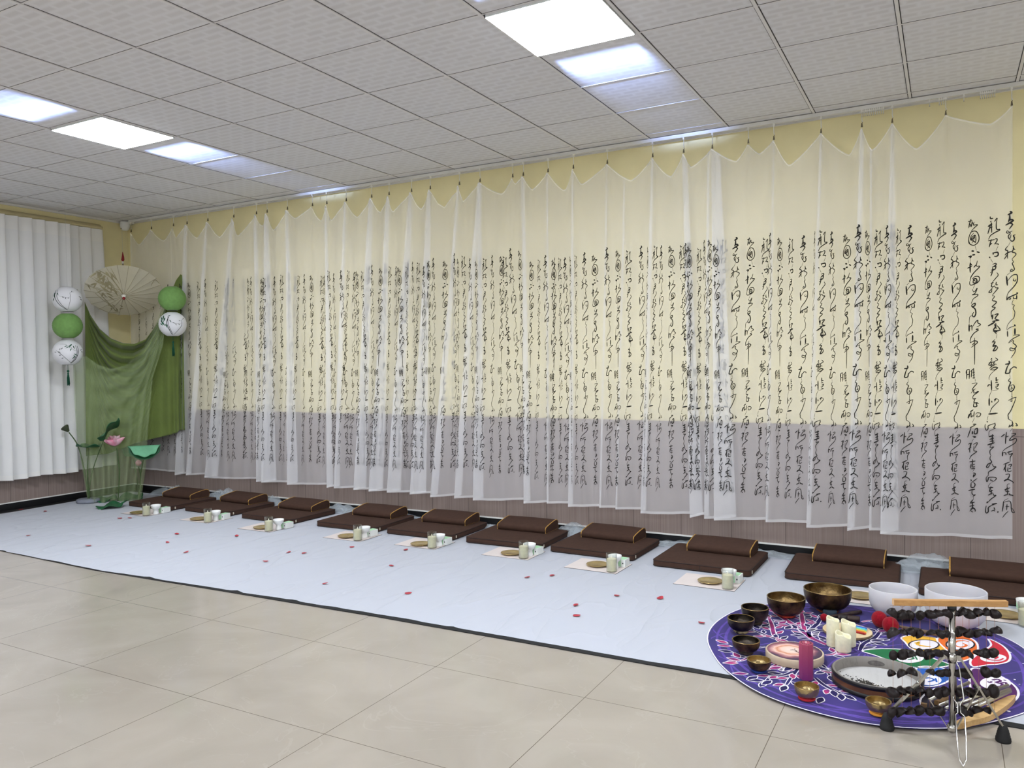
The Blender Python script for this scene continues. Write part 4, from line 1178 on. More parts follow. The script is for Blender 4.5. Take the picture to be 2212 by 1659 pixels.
# painting: image x right, image y up, in the parasol's own disc
Xa = para.rotation_euler.to_matrix() @ Vector((1, 0, 0)); Ya = para.rotation_euler.to_matrix() @ Vector((0, 1, 0))
right = Vector((-view.y, view.x, 0)); right = right if right.dot(Vector((0.57, 0.82, 0))) > 0 else -right
def disc(x, y):
    """x to the right, y up as seen from the room (in radii) -> local point on the paper"""
    upv = axis.cross(right); upv = upv if upv.z > 0 else -upv
    w = right*x + upv*y
    lx, ly = w.dot(Xa), w.dot(Ya); v = min(0.99, math.hypot(lx, ly))
    return (lx*PR, ly*PR, PH*(1-v**1.25)+0.0025)
S = [(7, [(-.62, .80), (-.30, .58), (.0, .05)]), (5, [(-.72, .55), (-.45, .3), (-.2, .18)]), (5, [(-.95, .25), (-.6, .12), (-.3, .1)]), (6, [(-.68, .12), (-.35, -.45), (-.2, -.78)]), (5, [(-.72, -.02), (-.5, -.3), (-.2, -.6)]),
     (4, [(-.75, -.6), (-.4, -.85), (-.1, -.8)]), (4, [(.92, .35), (.8, .5), (.7, .3)]), (4, [(-.3, .9), (-.1, .4)]), (5, [(-.4, .6), (-.3, .3), (-.05, .2)])]
for w, pts in S:
    v, f = ribbon2d(pts, w*0.0042, 0.5, 5); mb.add([disc(*p) for p in v], f, 1, False)
rl = random.Random(3)
for k in range(34):
    bx, by_ = rl.choice([(-.6, .7), (-.5, .5), (-.65, .35), (-.3, .35), (-.4, .7), (-.8, .2), (-.55, .05)])
    q = leaf_poly(bx+rl.uniform(-.15, .15), by_+rl.uniform(-.1, .1), rl.uniform(-2.6, -0.3), rl.uniform(.2, .34), rl.uniform(.04, .07))
    mb.add([disc(*p) for p in q], [(0, 1, 5), (1, 2, 4, 5), (2, 3, 4)], 1, False)
for k in range(9):
    q = leaf_poly(rl.uniform(-.4, .0), rl.uniform(-.8, -.5), rl.uniform(-.5, 2.5), .14, .04)
    mb.add([disc(*p) for p in q], [(0, 1, 5), (1, 2, 4, 5), (2, 3, 4)], 1, False)
mb.build('canopy', [PARA, BAM], para)
for k in range(NR):
    a = 2*PI*(k+0.0)/NR
    r_ = MB(); r_.tube([(PR*q*math.cos(a), PR*q*math.sin(a), PH*(1-q**1.25)+0.0006) for q in (0.05, 0.2, 0.4, 0.6, 0.8, 1.0)], 0.0017, 5)
    r_.build('rib', RIBM, para)
mb = MB(); mb.tube([(0, 0, PH), (0, 0, -0.44)], 0.007, 8); mb.build('handle', RIBM, para)
mb = MB(); mb.lathe([(0.0, PH+0.028), (0.012, PH+0.026), (0.022, PH+0.010), (0.026, PH-0.004), (0.0, PH-0.006)], 20); mb.build('cap', IVORY, para)
mb = MB(); mb.lathe([(0.0, PH+0.052), (0.012, PH+0.048), (0.016, PH+0.034), (0.012, PH+0.024)], 16); mb.build('finial', REDT, para)
mb = MB(); mb.lathe([(0.0, -0.435), (0.010, -0.44), (0.011, -0.47), (0.0, -0.475)], 12); mb.build('handle_end', IVORY, para)
top = pc - axis*0.475
mb = MB(); mb.tube([top, top+Vector((0, 0, 0.02)), top+Vector((0.004, 0, 0.05)), top+Vector((0, 0, 0.11))], [0.006, 0.018, 0.014, 0.003], 8)
o = mb.build('red_tassel', REDT); o.parent = para; o.matrix_parent_inverse = (Matrix.Translation(pc) @ para.rotation_euler.to_matrix().to_4x4()).inverted()
hang_line('hanging_thread', [top+Vector((0, 0, 0.10)), Vector((top.x, top.y, CEIL))], 'thin thread holding the parasol by its handle end')

# green cloths hung across the corner
CA, CB = Vector((-8.36, 5.33, 0)), Vector((-7.46, 5.97, 0))
CN = Vector((CB.y-CA.y, -(CB.x-CA.x), 0)).normalized()          # towards the room
def on_corner(px_, py_, off=0.0):
    d = Vector(ray(px_, py_)); p0 = CA+CN*off
    t_ = p0.dot(CN)/d.dot(CN)
    return Vector((d.x*t_, d.y*t_, d.z*t_+EYE))
GREEN_C = mat('olive_green_cloth', (98, 114, 48), 0.75, var=0.08, scale=5, sheen=0.25, bump=0.08, bscale=160)
TOPC = [(0.0, 183, 652), (0.06, 195, 680), (0.15, 215, 710), (0.26, 240, 731), (0.36, 265, 741), (0.46, 290, 743), (0.56, 315, 733), (0.64, 335, 706), (0.72, 352, 676), (0.78, 366, 640), (0.84, 380, 606), (0.88, 390, 592), (0.93, 396, 597), (1.0, 401, 610)]
BOTC = [(0.0, 186, 985), (0.3, 235, 980), (0.5, 290, 958), (0.64, 325, 949), (0.8, 372, 938), (0.86, 384, 934), (0.87, 386, 930), (1.0, 404, 928)]
def interp2(tab, u):
    us = [q[0] for q in tab]
    return float(np.interp(u, us, [q[1] for q in tab])), float(np.interp(u, us, [q[2] for q in tab]))
mb = MB()
def gcl(u, v):
    a, b = interp2(TOPC, u); c, d = interp2(BOTC, u)
    p_x, p_y = a+(c-a)*(v**0.8), b+(d-b)*v
    dist = p_y-b
    win = math.sin(PI*min(1, u/0.80))**0.7 if u < 0.8 else 0.0
    sp = 7.0+26.0*win
    swag = 0.085*math.sin(2*PI*dist/ (sp*0.85) + 2.2*u)*math.exp(-dist/(40+70*win))*win
    tail = 0.030*math.sin(u*75+0.5*math.sin(v*4))*max(0.0, (u-0.6)/0.4)*min(1, 0.15+v*1.4)
    soft = 0.020*math.sin(u*24+v*2.0)*min(1, v*1.5)*(1-max(0, (u-0.6)/0.4))
    pinch = 1.0 if u < 0.75 else min(1.0, 0.25+v*3)
    return on_corner(p_x, p_y, -0.12 + (swag+tail+soft)*pinch + (0.05*win*math.exp(-dist/60)))
mb.grid(gcl, 130, 90)
o = mb.build('green_cloth', GREEN_C, solid=0.0015)
tag(o, 'opaque olive green cloth draped in a swag across the corner between the lanterns', 'cloth')
GAUZE = sheer('pale_green_gauze', (190, 208, 160), 0.40, 0.3)
GT = [(0.0, 158, 786), (0.12, 184, 768), (0.25, 212, 788), (0.38, 240, 797), (0.5, 270, 790), (0.62, 298, 768), (0.74, 322, 730), (0.85, 340, 692), (0.93, 352, 660), (1.0, 358, 652)]
GB = [(0.0, 190, 1086), (0.2, 212, 1090), (0.5, 250, 1090), (0.8, 285, 1086), (1.0, 304, 1083)]
GR = [(0.0, 358, 652), (0.12, 357, 690), (0.25, 352, 745), (0.4, 330, 815), (0.6, 320, 925), (0.8, 315, 1010), (1.0, 304, 1083)]
GL = [(0.0, 158, 786), (0.25, 160, 860), (0.5, 165, 930), (0.75, 178, 1015), (1.0, 190, 1086)]
mb = MB()
def gz(u, v):
    a, b = interp2(GT, u); c, d = interp2(GB, u)
    lx, ly = interp2(GL, v); rx, ry = interp2(GR, v)
    # blend of the four border curves
    x = (1-v)*a+v*c + (1-u)*(lx-((1-v)*GT[0][1]+v*GB[0][1])) + u*(rx-((1-v)*GT[-1][1]+v*GB[-1][1]))
    y = (1-v)*b+v*d + (1-u)*(ly-((1-v)*GT[0][2]+v*GB[0][2])) + u*(ry-((1-v)*GT[-1][2]+v*GB[-1][2]))
    dist = v
    sw = 0.06*math.sin(2*PI*(v*7.0)+3*u)*math.exp(-v*3.2)*math.sin(PI*u)
    vert = 0.036*math.sin(u*38+3*v)*(0.3+v) + 0.014*math.sin(u*71+5*v)*max(0, u-0.5)*2
    g = on_corner(x, y, 0.06+sw+vert)
    if g.z < 0.013: g.z = 0.013
    return g
mb.grid(gz, 90, 70)
o = mb.build('green_gauze', GAUZE)
tag(o, 'see-through pale green gauze hanging over the green cloth down to the floor', 'gauze')

# ------------------------------------------------------------------ lotus
STEM = mat('lotus_stem_green', (72, 96, 52), 0.5, var=0.2, scale=30)
LEAF = mat('lotus_leaf_green', (34, 96, 60), 0.5, var=0.18, scale=10)
LEAF_L = mat('lotus_leaf_underside', (104, 172, 132), 0.55, var=0.10, scale=10)
POD = mat('seed_pod_green', (70, 78, 54), 0.7, var=0.25, scale=40)
PINK = mat('lotus_petal_pink', (232, 118, 156), 0.5, rgb2=(246, 212, 222), scale=9, sss=0.1)
YEL = mat('lotus_heart_yellow', (196, 196, 92), 0.6, var=0.2, scale=40)
STONE = mat('grey_round_base', (130, 134, 146), 0.7, var=0.08, scale=20)
def leaf_disc(mb, c, R, nrm, mi=0, dish=0.12, wav=0.10, seed=0.0, fold=None, mi2=None):
    """a round lotus leaf: wavy rim, dished centre; fold bends one side over"""
    n = Vector(nrm).normalized(); a = n.cross(Vector((0.3, 1, 0.2))).normalized(); b = n.cross(a)
    def f(u, v):
        an = 2*PI*u; r = R*v*(1+0.05*math.sin(5*an+seed)+0.03*math.sin(11*an+seed*2))
        h = R*(dish*v*v + wav*v*v*v*math.sin(4*an+seed))
        return Vector(c)+a*(r*math.cos(an))+b*(r*math.sin(an))+n*h
    mb.grid(f, 40, 7, mi, closed=True)
def lotus(name, label, base, loc):
    return thing(name, label, 'artificial lotus', loc, 0, 'artificial lotus plants')
def stem(t, pts, r=0.0052, nm='stem'):
    mb = MB(); P = smooth_line([tuple(p) for p in pts], 5); mb.tube(P, r, 7); return mb.build(nm, STEM, t)
# left plant: seed pod, flat leaf and raised leaf on a grey round base
bx, by_ = floor_at(191, 1085, 0.01); yb = by_
t = thing('lotus_plant', 'lotus stems with a seed pod and two leaves on a round grey base', 'artificial lotus', (bx, by_, 0.010))
O = Vector((bx, by_, 0.010))
def L(px_, py_, y=None): return Vector(on_y(px_, py_, y if y else yb))-O
mb = MB(); mb.lathe([(0.0, 0.0), (0.115, 0.0), (0.122, 0.012), (0.118, 0.034), (0.108, 0.042), (0.0, 0.044)], 36); mb.build('round_base', STONE, t)
stem(t, [Vector((0.0, 0, 0.04)), L(187, 1045), L(181, 1010), L(168, 962, yb-0.08), L(149, 934, yb-0.14)], 0.0062)
mb = MB(); pc_ = L(142.5, 926, yb-0.15); ax = Vector((-0.55, -0.35, 0.75)).normalized()
M = Matrix.Translation(pc_) @ ax.to_track_quat('Z', 'Y').to_matrix().to_4x4()
mb.lathe([(0.0, -0.045), (0.012, -0.04), (0.028, -0.01), (0.040, 0.012), (0.043, 0.02), (0.040, 0.026), (0.0, 0.026)], 22, M=M)
for k in range(9):
    a = k*0.7; r = 0.03 if k else 0.0
    mb.ball(M @ Vector((r*math.cos(a), r*math.sin(a), 0.027)), 0.005, 0.005, 0.004, 8, 5)
mb.build('seed_pod', POD, t)
stem(t, [Vector((0.01, 0.0, 0.04)), L(190, 1040), L(189, 1005), L(192.5, 968)], 0.006)
mb = MB(); leaf_disc(mb, L(192.5, 967), 0.125, (0.0, 0.05, 1), dish=0.22, wav=0.14, seed=1.0); mb.build('leaf', LEAF, t, solid=0.002)
stem(t, [Vector((0.015, 0.0, 0.04)), L(196, 1035), L(206, 998), L(221, 958), L(233, 932)], 0.0048)
mb = MB(); leaf_disc(mb, L(236, 926), 0.150, (-0.55, -0.45, 0.62), dish=-0.06, wav=0.16, seed=2.4); mb.build('leaf', LEAF, t, solid=0.002)
# middle plant: open flower over floating pads
bx, by_ = floor_at(255, 1086, 0.01); yb = by_; O = Vector((bx, by_, 0.010))
t = thing('lotus_plant', 'pink open lotus flower standing over dark floor leaf pads', 'artificial lotus', O)
stem(t, [Vector((0, 0, 0.02)), L(257.5, 1040), L(257.5, 1010), L(252, 968)], 0.0062)
for px_, py_, R, sd in ((227, 1080, 0.125, 0.5), (280, 1076, 0.145, 2.0), (240, 1094, 0.14, 3.3)):
    x, y = floor_at(px_, py_, 0.02)
    mb = MB(); leaf_disc(mb, Vector((x, y, 0.028))-O, R, (random.uniform(-.08, .08), -0.12, 1), dish=0.05, wav=0.14, seed=sd); mb.build('leaf_pad', LEAF, t, solid=0.003)
fc = L(248.5, 962)
def petal(mb, c, yaw, pitch, ln, wd, cup):
    M = Matrix.Translation(c) @ Matrix.Rotation(yaw, 4, 'Z') @ Matrix.Rotation(-pitch, 4, 'Y')
    def f(u, v):
        w = wd*math.sin(PI*min(1, 0.08+0.92*v)**0.8)**0.8*(1 if v < 0.98 else 0.3)
        s = (u-0.5)*2
        return M @ Vector((ln*v, s*w/2, cup*(s*s*w*0.6)+0.35*ln*v*v-0.1*ln*v))
    mb.grid(f, 6, 9)
for k in range(8):
    mb = MB(); petal(mb, fc+Vector((0, 0, -0.01)), k*PI/4+0.2, 0.38+0.14*math.sin(k*2), 0.135, 0.098, 0.9); mb.build('petal', PINK, t, solid=0.0015)
for k in range(6):
    mb = MB(); petal(mb, fc+Vector((0, 0, -0.005)), k*PI/3+0.5, 0.85, 0.125, 0.085, 0.9); mb.build('petal', PINK, t, solid=0.0015)
mb = MB(); mb.lathe([(0.0, 0.0), (0.018, 0.0), (0.028, 0.028), (0.026, 0.034), (0.0, 0.036)], 16, M=Matrix.Translation(fc))
for k in range(26):
    a = k*2.4; mb.tube([fc+Vector((0.018*math.cos(a), 0.018*math.sin(a), 0.0)), fc+Vector((0.036*math.cos(a), 0.036*math.sin(a), 0.030+0.006*math.sin(k)))], 0.0014, 4)
mb.build('flower_heart', YEL, t)
# right plant: bud and the big folded leaf
bx, by_ = floor_at(300, 1081, 0.01); yb = by_; O = Vector((bx, by_, 0.010))
t = thing('lotus_plant', 'pink lotus bud below a large folded green lotus leaf beside the first mat', 'artificial lotus', O)
stem(t, [Vector((0, 0, 0.0)), L(303, 1045), L(303.5, 1025), L(299, 1008)], 0.006)
mb = MB(); mb.lathe([(0.0, -0.03), (0.014, -0.026), (0.030, -0.004), (0.031, 0.008), (0.020, 0.026), (0.0, 0.036)], 18, M=Matrix.Translation(L(299, 1000)))
for k in range(5):
    petal(mb, L(299, 1000)+Vector((0, 0, -0.03)), k*1.256, 1.2, 0.062, 0.05, 0.8)
mb.build('bud', PINK, t)
stem(t, [Vector((0.008, 0, 0.0)), L(303.5, 1050), L(304.5, 1022), L(311, 990)], 0.0058)
lc = L(312, 975, yb-0.12)
rt = Vector((0.57, 0.82, 0)).normalized(); fw = Vector((0.82, -0.57, 0)).normalized()
def big(u, v):      # lower bowl of the leaf, seen from outside
    an = PI+PI*u
    r = 0.165*(1+0.04*math.sin(9*an))
    return lc + rt*(r*math.cos(an)*v) + Vector((0, 0, 1))*(0.02+0.19*math.sin(an)*v*0.8+0.05*v) + fw*(0.055*v*v*math.sin(an)*-1+0.02)
mb = MB(); mb.grid(big, 26, 8); mb.build('leaf', LEAF, t, solid=0.002)
def flap(u, v):     # the rim turned over, its pale underside to the room
    an = PI+PI*u
    r = 0.16*(1-0.10*v)
    return lc + rt*(r*math.cos(an)*(1-0.08*v)) + Vector((0, 0, 1))*(0.068-0.112*(math.sin(PI*u)**0.8)*v+0.008*math.sin(u*22)*v) + fw*(0.055+0.07*v*math.sin(PI*u))
mb = MB(); mb.grid(flap, 26, 6); tag(mb.build('folded_leaf_rim', LEAF_L, t, solid=0.002), 'pale underside of the turned leaf rim')
mb = MB(); leaf_disc(mb, L(283, 968, yb+0.12), 0.105, (0.5, -0.85, 0.25), dish=0.1, wav=0.14, seed=4.0); mb.build('leaf', LEAF, t, solid=0.002)
stem(t, [Vector((-0.01, 0.0, 0.0)), L(298, 1050, yb+0.03), L(290, 1000, yb+0.09), L(284, 970, yb+0.12)], 0.005)
# ================================================================== ROUND RUG
def A(ax, ay): return 1520+ax/3.1965, 1240+ay/3.1965
def fa(ax, ay, z=0.013):
    p = A(ax, ay); return floor_at(p[0], p[1], z)
RCX, RCY, RR = -0.36, 4.285, 0.80
RUG_B = mat('rug_deep_violet', (54, 36, 118), 0.9, rgb2=(36, 30, 100), scale=3.5, sheen=0.1)
RUG_L = mat('rug_pale_violet', (98, 76, 168), 0.9, var=0.12, scale=20)
RUG_W = mat('rug_white_line', (236, 230, 240), 0.9, var=0.03)
RUG_P = mat('rug_pink', (176, 50, 110), 0.9, rgb2=(110, 36, 110), scale=14)
RUG_D = mat('rug_night_blue', (34, 24, 92), 0.9, var=0.2, scale=10)
RUG_G = mat('rug_green', (26, 112, 66), 0.9, var=0.1)
RUG_Y = mat('rug_yellow', (244, 186, 60), 0.9, var=0.08)
RUG_O = mat('rug_orange', (236, 112, 40), 0.9, var=0.08)
RUG_R = mat('rug_red', (206, 38, 58), 0.9, var=0.08)
RUG_BL = mat('rug_blue', (36, 92, 178), 0.9, var=0.1)
RUG_PU = mat('rug_purple', (84, 28, 96), 0.9, var=0.12)
RUG_K = mat('rug_black', (34, 26, 40), 0.9, var=0.1)
RM = [RUG_B, RUG_L, RUG_W, RUG_P, RUG_D, RUG_G, RUG_Y, RUG_O, RUG_R, RUG_BL, RUG_PU, RUG_K]
rug = MB()
ZT = 0.0118
# the rug's slightly uneven outline, paced round its centre
EDGE = [(22, 440), (60, 355), (160, 280), (255, 235), (440, 205), (700, 196), (950, 205), (1150, 225), (2100, 440), (2212, 510), (60, 540), (130, 640), (240, 730), (400, 830), (560, 890), (750, 950), (1000, 1010), (1250, 1050), (1500, 1065), (1700, 1065), (1850, 1050), (2000, 1015), (2212, 960)]
_e = sorted((math.atan2(q[1]-RCY, q[0]-RCX), math.hypot(q[0]-RCX, q[1]-RCY)) for q in [fa(*p) for p in EDGE])
_e += [(0.0, 0.76)]; _e.sort()
_th = np.array([q[0] for q in _e]); _rr = np.array([q[1] for q in _e])
_tt = np.linspace(-PI, PI, 361); _ri = np.interp(_tt, np.r_[_th-2*PI, _th, _th+2*PI], np.r_[_rr, _rr, _rr])
_ri = np.array([np.mean([_ri[(k+j) % 360] for j in range(-7, 8)]) for k in range(361)])
def rrad(th): return float(np.interp((th+PI) % (2*PI)-PI, _tt, _ri))
NRUG = 120
ring = [(RCX+rrad(2*PI*k/NRUG)*math.cos(2*PI*k/NRUG), RCY+rrad(2*PI*k/NRUG)*math.sin(2*PI*k/NRUG)) for k in range(NRUG)]
V = [(x, y, 0.0102) for x, y in ring]+[(x, y, ZT) for x, y in ring]+[(RCX, RCY, ZT)]
F = [(k, (k+1) % NRUG, NRUG+(k+1) % NRUG, NRUG+k) for k in range(NRUG)]+[(NRUG+k, NRUG+(k+1) % NRUG, 2*NRUG) for k in range(NRUG)]+[tuple(range(NRUG))[::-1]]
rug.add(V, F, 0, False)
def annulus(r0, r1, mi, z, a0=0.0, a1=2*PI, c=(0, 0)):
    n = 100; V = []
    for k in range(n+1):
        a = a0+(a1-a0)*k/n
        for r in (r0, r1):
            rr = r*rrad(a) if c == (0, 0) else r
            x, y = RCX+c[0]+rr*math.cos(a), RCY+c[1]+rr*math.sin(a)
            lim = rrad(math.atan2(y-RCY, x-RCX))*0.975
            if math.hypot(x-RCX, y-RCY) > lim and c != (0, 0):
                q = lim/math.hypot(x-RCX, y-RCY); x = RCX+(x-RCX)*q; y = RCY+(y-RCY)*q
            V.append((x, y, z))
    rug.add(V, [(2*k, 2*k+1, 2*k+3, 2*k+2) for k in range(n)], mi, False)
annulus(0.992, 1.0, 2, ZT+0.0003)
annulus(0.925, 0.94, 1, ZT+0.0003)
annulus(0.865, 0.885, 1, ZT+0.0003)
for k in range(12):     # the pale interlaced circles
    a = k*PI/6+0.15
    annulus(0.40, 0.408, 1, ZT+0.0002, c=(0.43*math.cos(a), 0.43*math.sin(a)))
def stroke(pts, w, mi, z, conv=True, taper=0.7, sub=5):
    P = [fa(*p) for p in pts] if conv else pts
    v, f = ribbon2d(P, w, taper, sub)
    rug.add([(x, y, z) for x, y in v], f, mi, False)
def poly(pts, mi, z, line=0.0, lmi=2, smooth=True):
    P = [fa(*p) for p in pts]
    if smooth:
        Q = smooth_line(P[-2:]+P+P[:2], 4)[8:-4]
    else: Q = P
    Q = [tuple(q) for q in Q]
    # proper face orientation is not needed; one n-gon
    rug.add([(x, y, z) for x, y in Q], [tuple(range(len(Q)))], mi, False)
    if line:
        L = Q+[Q[0]]
        v, f = ribbon2d(L, line, 1.0, 1)
        rug.add([(x, y, z+0.0003) for x, y in v], f, lmi, False)
def rleaf(x, y, ang, ln, wd, mi, z=None):
    z = z or ZT+0.0010
    c, s = math.cos(ang), math.sin(ang)
    prof = [(0, 0), (0.2, 0.32), (0.45, 0.5), (0.72, 0.36), (1, 0), (0.72, -0.36), (0.45, -0.5), (0.2, -0.32)]
    P = [(x+t*ln*c-h*wd*s, y+t*ln*s+h*wd*c) for t, h in prof]
    rug.add([(a, b, z) for a, b in P], [tuple(range(8))], mi, False)
    v, f = ribbon2d(P+[P[0]], 0.0046, 1.0, 3)
    rug.add([(a, b, z+0.0003) for a, b in v], f, 2, False)
BR = [([(850, 488), (745, 440), (690, 398), (590, 330), (490, 265)], .028, 3), ([(700, 400), (686, 340), (676, 270)], .022, 3), ([(735, 435), (728, 395), (780, 345), (808, 300)], .022, 4),
      ([(640, 470), (545, 470), (490, 425), (470, 350), (452, 305)], .020, 3), ([(520, 455), (440, 425), (350, 388)], .014, 4), ([(1080, 525), (1105, 480), (1180, 440), (1216, 396)], .020, 4),
      ([(655, 650), (560, 695), (480, 700), (425, 745)], .014, 4), ([(665, 640), (600, 720), (570, 765)], .012, 4), ([(665, 600), (560, 606), (470, 640)], .014, 3), ([(770, 715), (830, 765), (895, 800), (960, 830)], .016, 4),
      ([(780, 600), (835, 640), (870, 700)], .012, 4), ([(430, 500), (360, 505), (300, 480)], .010, 4), ([(1090, 330), (1150, 320), (1200, 330)], .010, 3), ([(330, 560), (280, 590), (230, 600)], .010, 3), ([(840, 560), (880, 555), (915, 545)], .012, 3)]
rl = random.Random(11)
for pts, w, mi in BR:
    stroke(pts, w+0.009, 2, ZT+0.0005); stroke(pts, w, mi, ZT+0.0008)
    P = smooth_line([fa(*p) for p in pts], 6)
    n = len(P)
    d = 0.0
    side = 1
    for k in range(1, n):
        d += float(np.hypot(*(P[k]-P[k-1])))
        if d > 0.032:
            d = 0.0; side = -side
            tx, ty = P[k]-P[k-1]; a = math.atan2(ty, tx)+side*rl.uniform(0.6, 1.1)
            off = w*0.5+0.004
            x, y = P[k][0]-math.sin(math.atan2(ty, tx))*off*side, P[k][1]+math.cos(math.atan2(ty, tx))*off*side
            far = math.hypot(x-RCX, y-RCY)
            if far < 0.80*rrad(math.atan2(y-RCY, x-RCX)): rleaf(x, y, a, rl.uniform(.055, .075), rl.uniform(.026, .034), 3 if (rl.random() < (0.75 if far > 0.42 else 0.25)) else 4)
    tx, ty = P[-1]-P[-2]; rleaf(P[-1][0], P[-1][1], math.atan2(ty, tx), .07, .032, mi if mi == 3 else 4)
for ax, ay, an, mi in [(260, 600, 3.0, 3), (250, 580, 2.2, 3), (240, 615, 3.6, 3), (170, 480, 2.8, 3), (200, 500, 3.4, 3), (205, 540, 3.2, 4), (310, 690, 3.5, 3), (375, 705, 4.2, 4), (420, 735, 3.6, 4), (470, 735, 4.3, 4), (570, 770, 4.6, 4),
                       (890, 800, 5.0, 4), (945, 825, 4.9, 4), (820, 850, 4.6, 4), (520, 345, 1.2, 3), (500, 350, 0.2, 3), (1180, 300, 0.6, 3), (1200, 400, 0.9, 3), (1160, 470, -0.2, 4), (1150, 460, 0.6, 4), (905, 552, 0.3, 3), (790, 425, -0.8, 4),
                       (640, 380, 2.0, 4), (560, 380, 1.2, 4), (600, 420, 0.2, 4), (615, 400, -0.4, 4), (385, 380, 2.2, 4), (400, 365, 1.2, 4), (540, 640, 4.0, 3), (610, 640, 4.4, 4), (520, 620, 1.0, 3), (790, 640, -0.6, 4), (800, 665, 0.0, 3)]:
    x, y = fa(ax, ay); rleaf(x, y, an, .075, .034, mi, ZT+0.0014)
for k in range(60):
    a = rl.uniform(-1.2, 1.1); r = rl.uniform(.35, .95)*RR
    x, y = RCX+r*math.cos(a), RCY+r*math.sin(a); q = rl.uniform(.003, .008)
    rug.add([(x+q*math.cos(t*PI/4), y+q*math.sin(t*PI/4), ZT+0.0006) for t in range(8)], [tuple(range(8))], 2, False)
ZP = ZT+0.0016
poly([(1095, 530), (1230, 516), (1430, 528), (1600, 588), (1700, 632), (1480, 648), (1300, 602), (1180, 560)], 5, ZP, .010)
poly([(1366, 440), (1420, 425), (1520, 428), (1620, 450), (1690, 525), (1600, 556), (1450, 525), (1390, 470)], 6, ZP, .010)
poly([(1610, 452), (1700, 425), (1810, 432), (1880, 470), (1892, 530), (1830, 590), (1720, 605), (1690, 540)], 7, ZP+.0004, .010)
poly([(1968, 448), (2060, 492), (2112, 550), (2108, 600), (2040, 622), (1960, 628), (1862, 640), (1842, 600), (1890, 556), (1950, 520), (1985, 488)], 8, ZP, .010)
poly([(1470, 650), (1590, 640), (1690, 665), (1720, 710), (1660, 755), (1560, 778), (1470, 755)], 9, ZP, .010)
poly([(1850, 655), (1930, 660), (2040, 700), (2150, 775), (2172, 840), (2110, 890), (1960, 880), (1860, 830), (1835, 730)], 10, ZP, .010)
poly([(1500, 860), (1600, 790), (1700, 800), (1760, 850), (1720, 930), (1600, 950), (1520, 920)], 11, ZP, .008)
def ell(cx_, cy_, rx, ry, mi, z, line=.008, lmi=11):
    poly([(cx_+rx*math.cos(t*PI/6), cy_+ry*math.sin(t*PI/6)) for t in range(12)], mi, z, line, lmi)
ell(1425, 582, 92, 32, 2, ZP+.001, .004, 2); ell(1520, 490, 104, 34, 2, ZP+.001); ell(1772, 488, 98, 38, 2, ZP+.0012); ell(2000, 582, 88, 28, 2, ZP+.001, .004, 2); ell(1555, 735, 84, 34, 2, ZP+.001, .004, 2); ell(2015, 755, 104, 42, 2, ZP+.001, .004, 2)
ZS = ZP+.002
for pts, w, mi in [([(1455, 480), (1480, 478), (1478, 492), (1520, 500), (1570, 505)], .016, 6), ([(1478, 478), (1490, 470)], .012, 6),
                   ([(1830, 470), (1790, 462), (1740, 470), (1735, 495), (1780, 508), (1815, 495), (1790, 482)], .014, 7), ([(1700, 475), (1712, 500)], .010, 7),
                   ([(1930, 575), (1980, 595), (2040, 598), (2070, 585)], .010, 8), ([(2000, 565), (2030, 575), (2010, 590)], .010, 8),
                   ([(1380, 572), (1420, 568), (1450, 585), (1410, 595)], .010, 5), ([(1460, 570), (1475, 596)], .008, 5),
                   ([(1520, 725), (1560, 720), (1590, 735), (1550, 748)], .010, 9), ([(1600, 722), (1610, 750)], .008, 9),
                   ([(1990, 735), (2030, 730), (2050, 742), (2020, 752), (2060, 762), (2050, 778), (2005, 776)], .012, 10), ([(2050, 756), (2085, 752), (2090, 768)], .010, 10), ([(1960, 745), (1975, 752), (1990, 745)], .010, 10), ([(2070, 735), (2090, 738)], .010, 10)]:
    stroke(pts, w, mi, ZS)
tag(rug.build('round_rug', RM), 'round violet rug printed with a white tree of life and coloured chakra petals', 'rug')
RUGZ = ZT+0.0042

# ================================================================== BOWLS
def away(x, y, r):
    l = math.hypot(x, y); return x+x/l*r, y+y/l*r
def locate(cx_, top, by, w, rc, z0=RUGZ):
    """floor centre, radius and height of something round seen in the photograph"""
    p = A(cx_, by); x, y = floor_at(p[0], p[1], z0)
    x, y = away(x, y, rc)
    d = ray(*A(cx_, top)); t = math.hypot(x, y)/math.hypot(d[0], d[1])
    z = EYE+d[2]*t
    fwd = x*_f[0]+y*_f[1]+(z-EYE)*_f[2]
    return x, y, w/2/3.1965/FPX*fwd*fwd/math.sqrt(x*x+y*y+(z-EYE)**2), z-z0
def locate_flat(cx_, cy_, w, h, z0=RUGZ):
    p = A(cx_, cy_); x, y = floor_at(p[0], p[1], z0+h)
    fwd = x*_f[0]+y*_f[1]+(z0+h-EYE)*_f[2]
    return x, y, w/2/3.1965/FPX*fwd*fwd/math.sqrt(x*x+y*y+(z0+h-EYE)**2), h
def patina(name, a, b, rough, scale=18):
    m = mat(name, a, rough, metal=0.9, rgb2=b, scale=scale, bump=0.25, bscale=60)
    return m
BZ_DARK = patina('dark_bronze_patina', (96, 76, 54), (40, 30, 32), 0.38)
BZ_IN = patina('bronze_inside', (146, 120, 78), (84, 66, 44), 0.30)
BZ_BLACK = patina('blackened_bronze', (78, 70, 62), (34, 30, 32), 0.36)
BZ_GOLD = patina('golden_brass', (192, 170, 122), (160, 136, 92), 0.28, 10)
BZ_RIM = mat('polished_bronze_rim', (182, 156, 104), 0.25, metal=1.0, var=0.15)
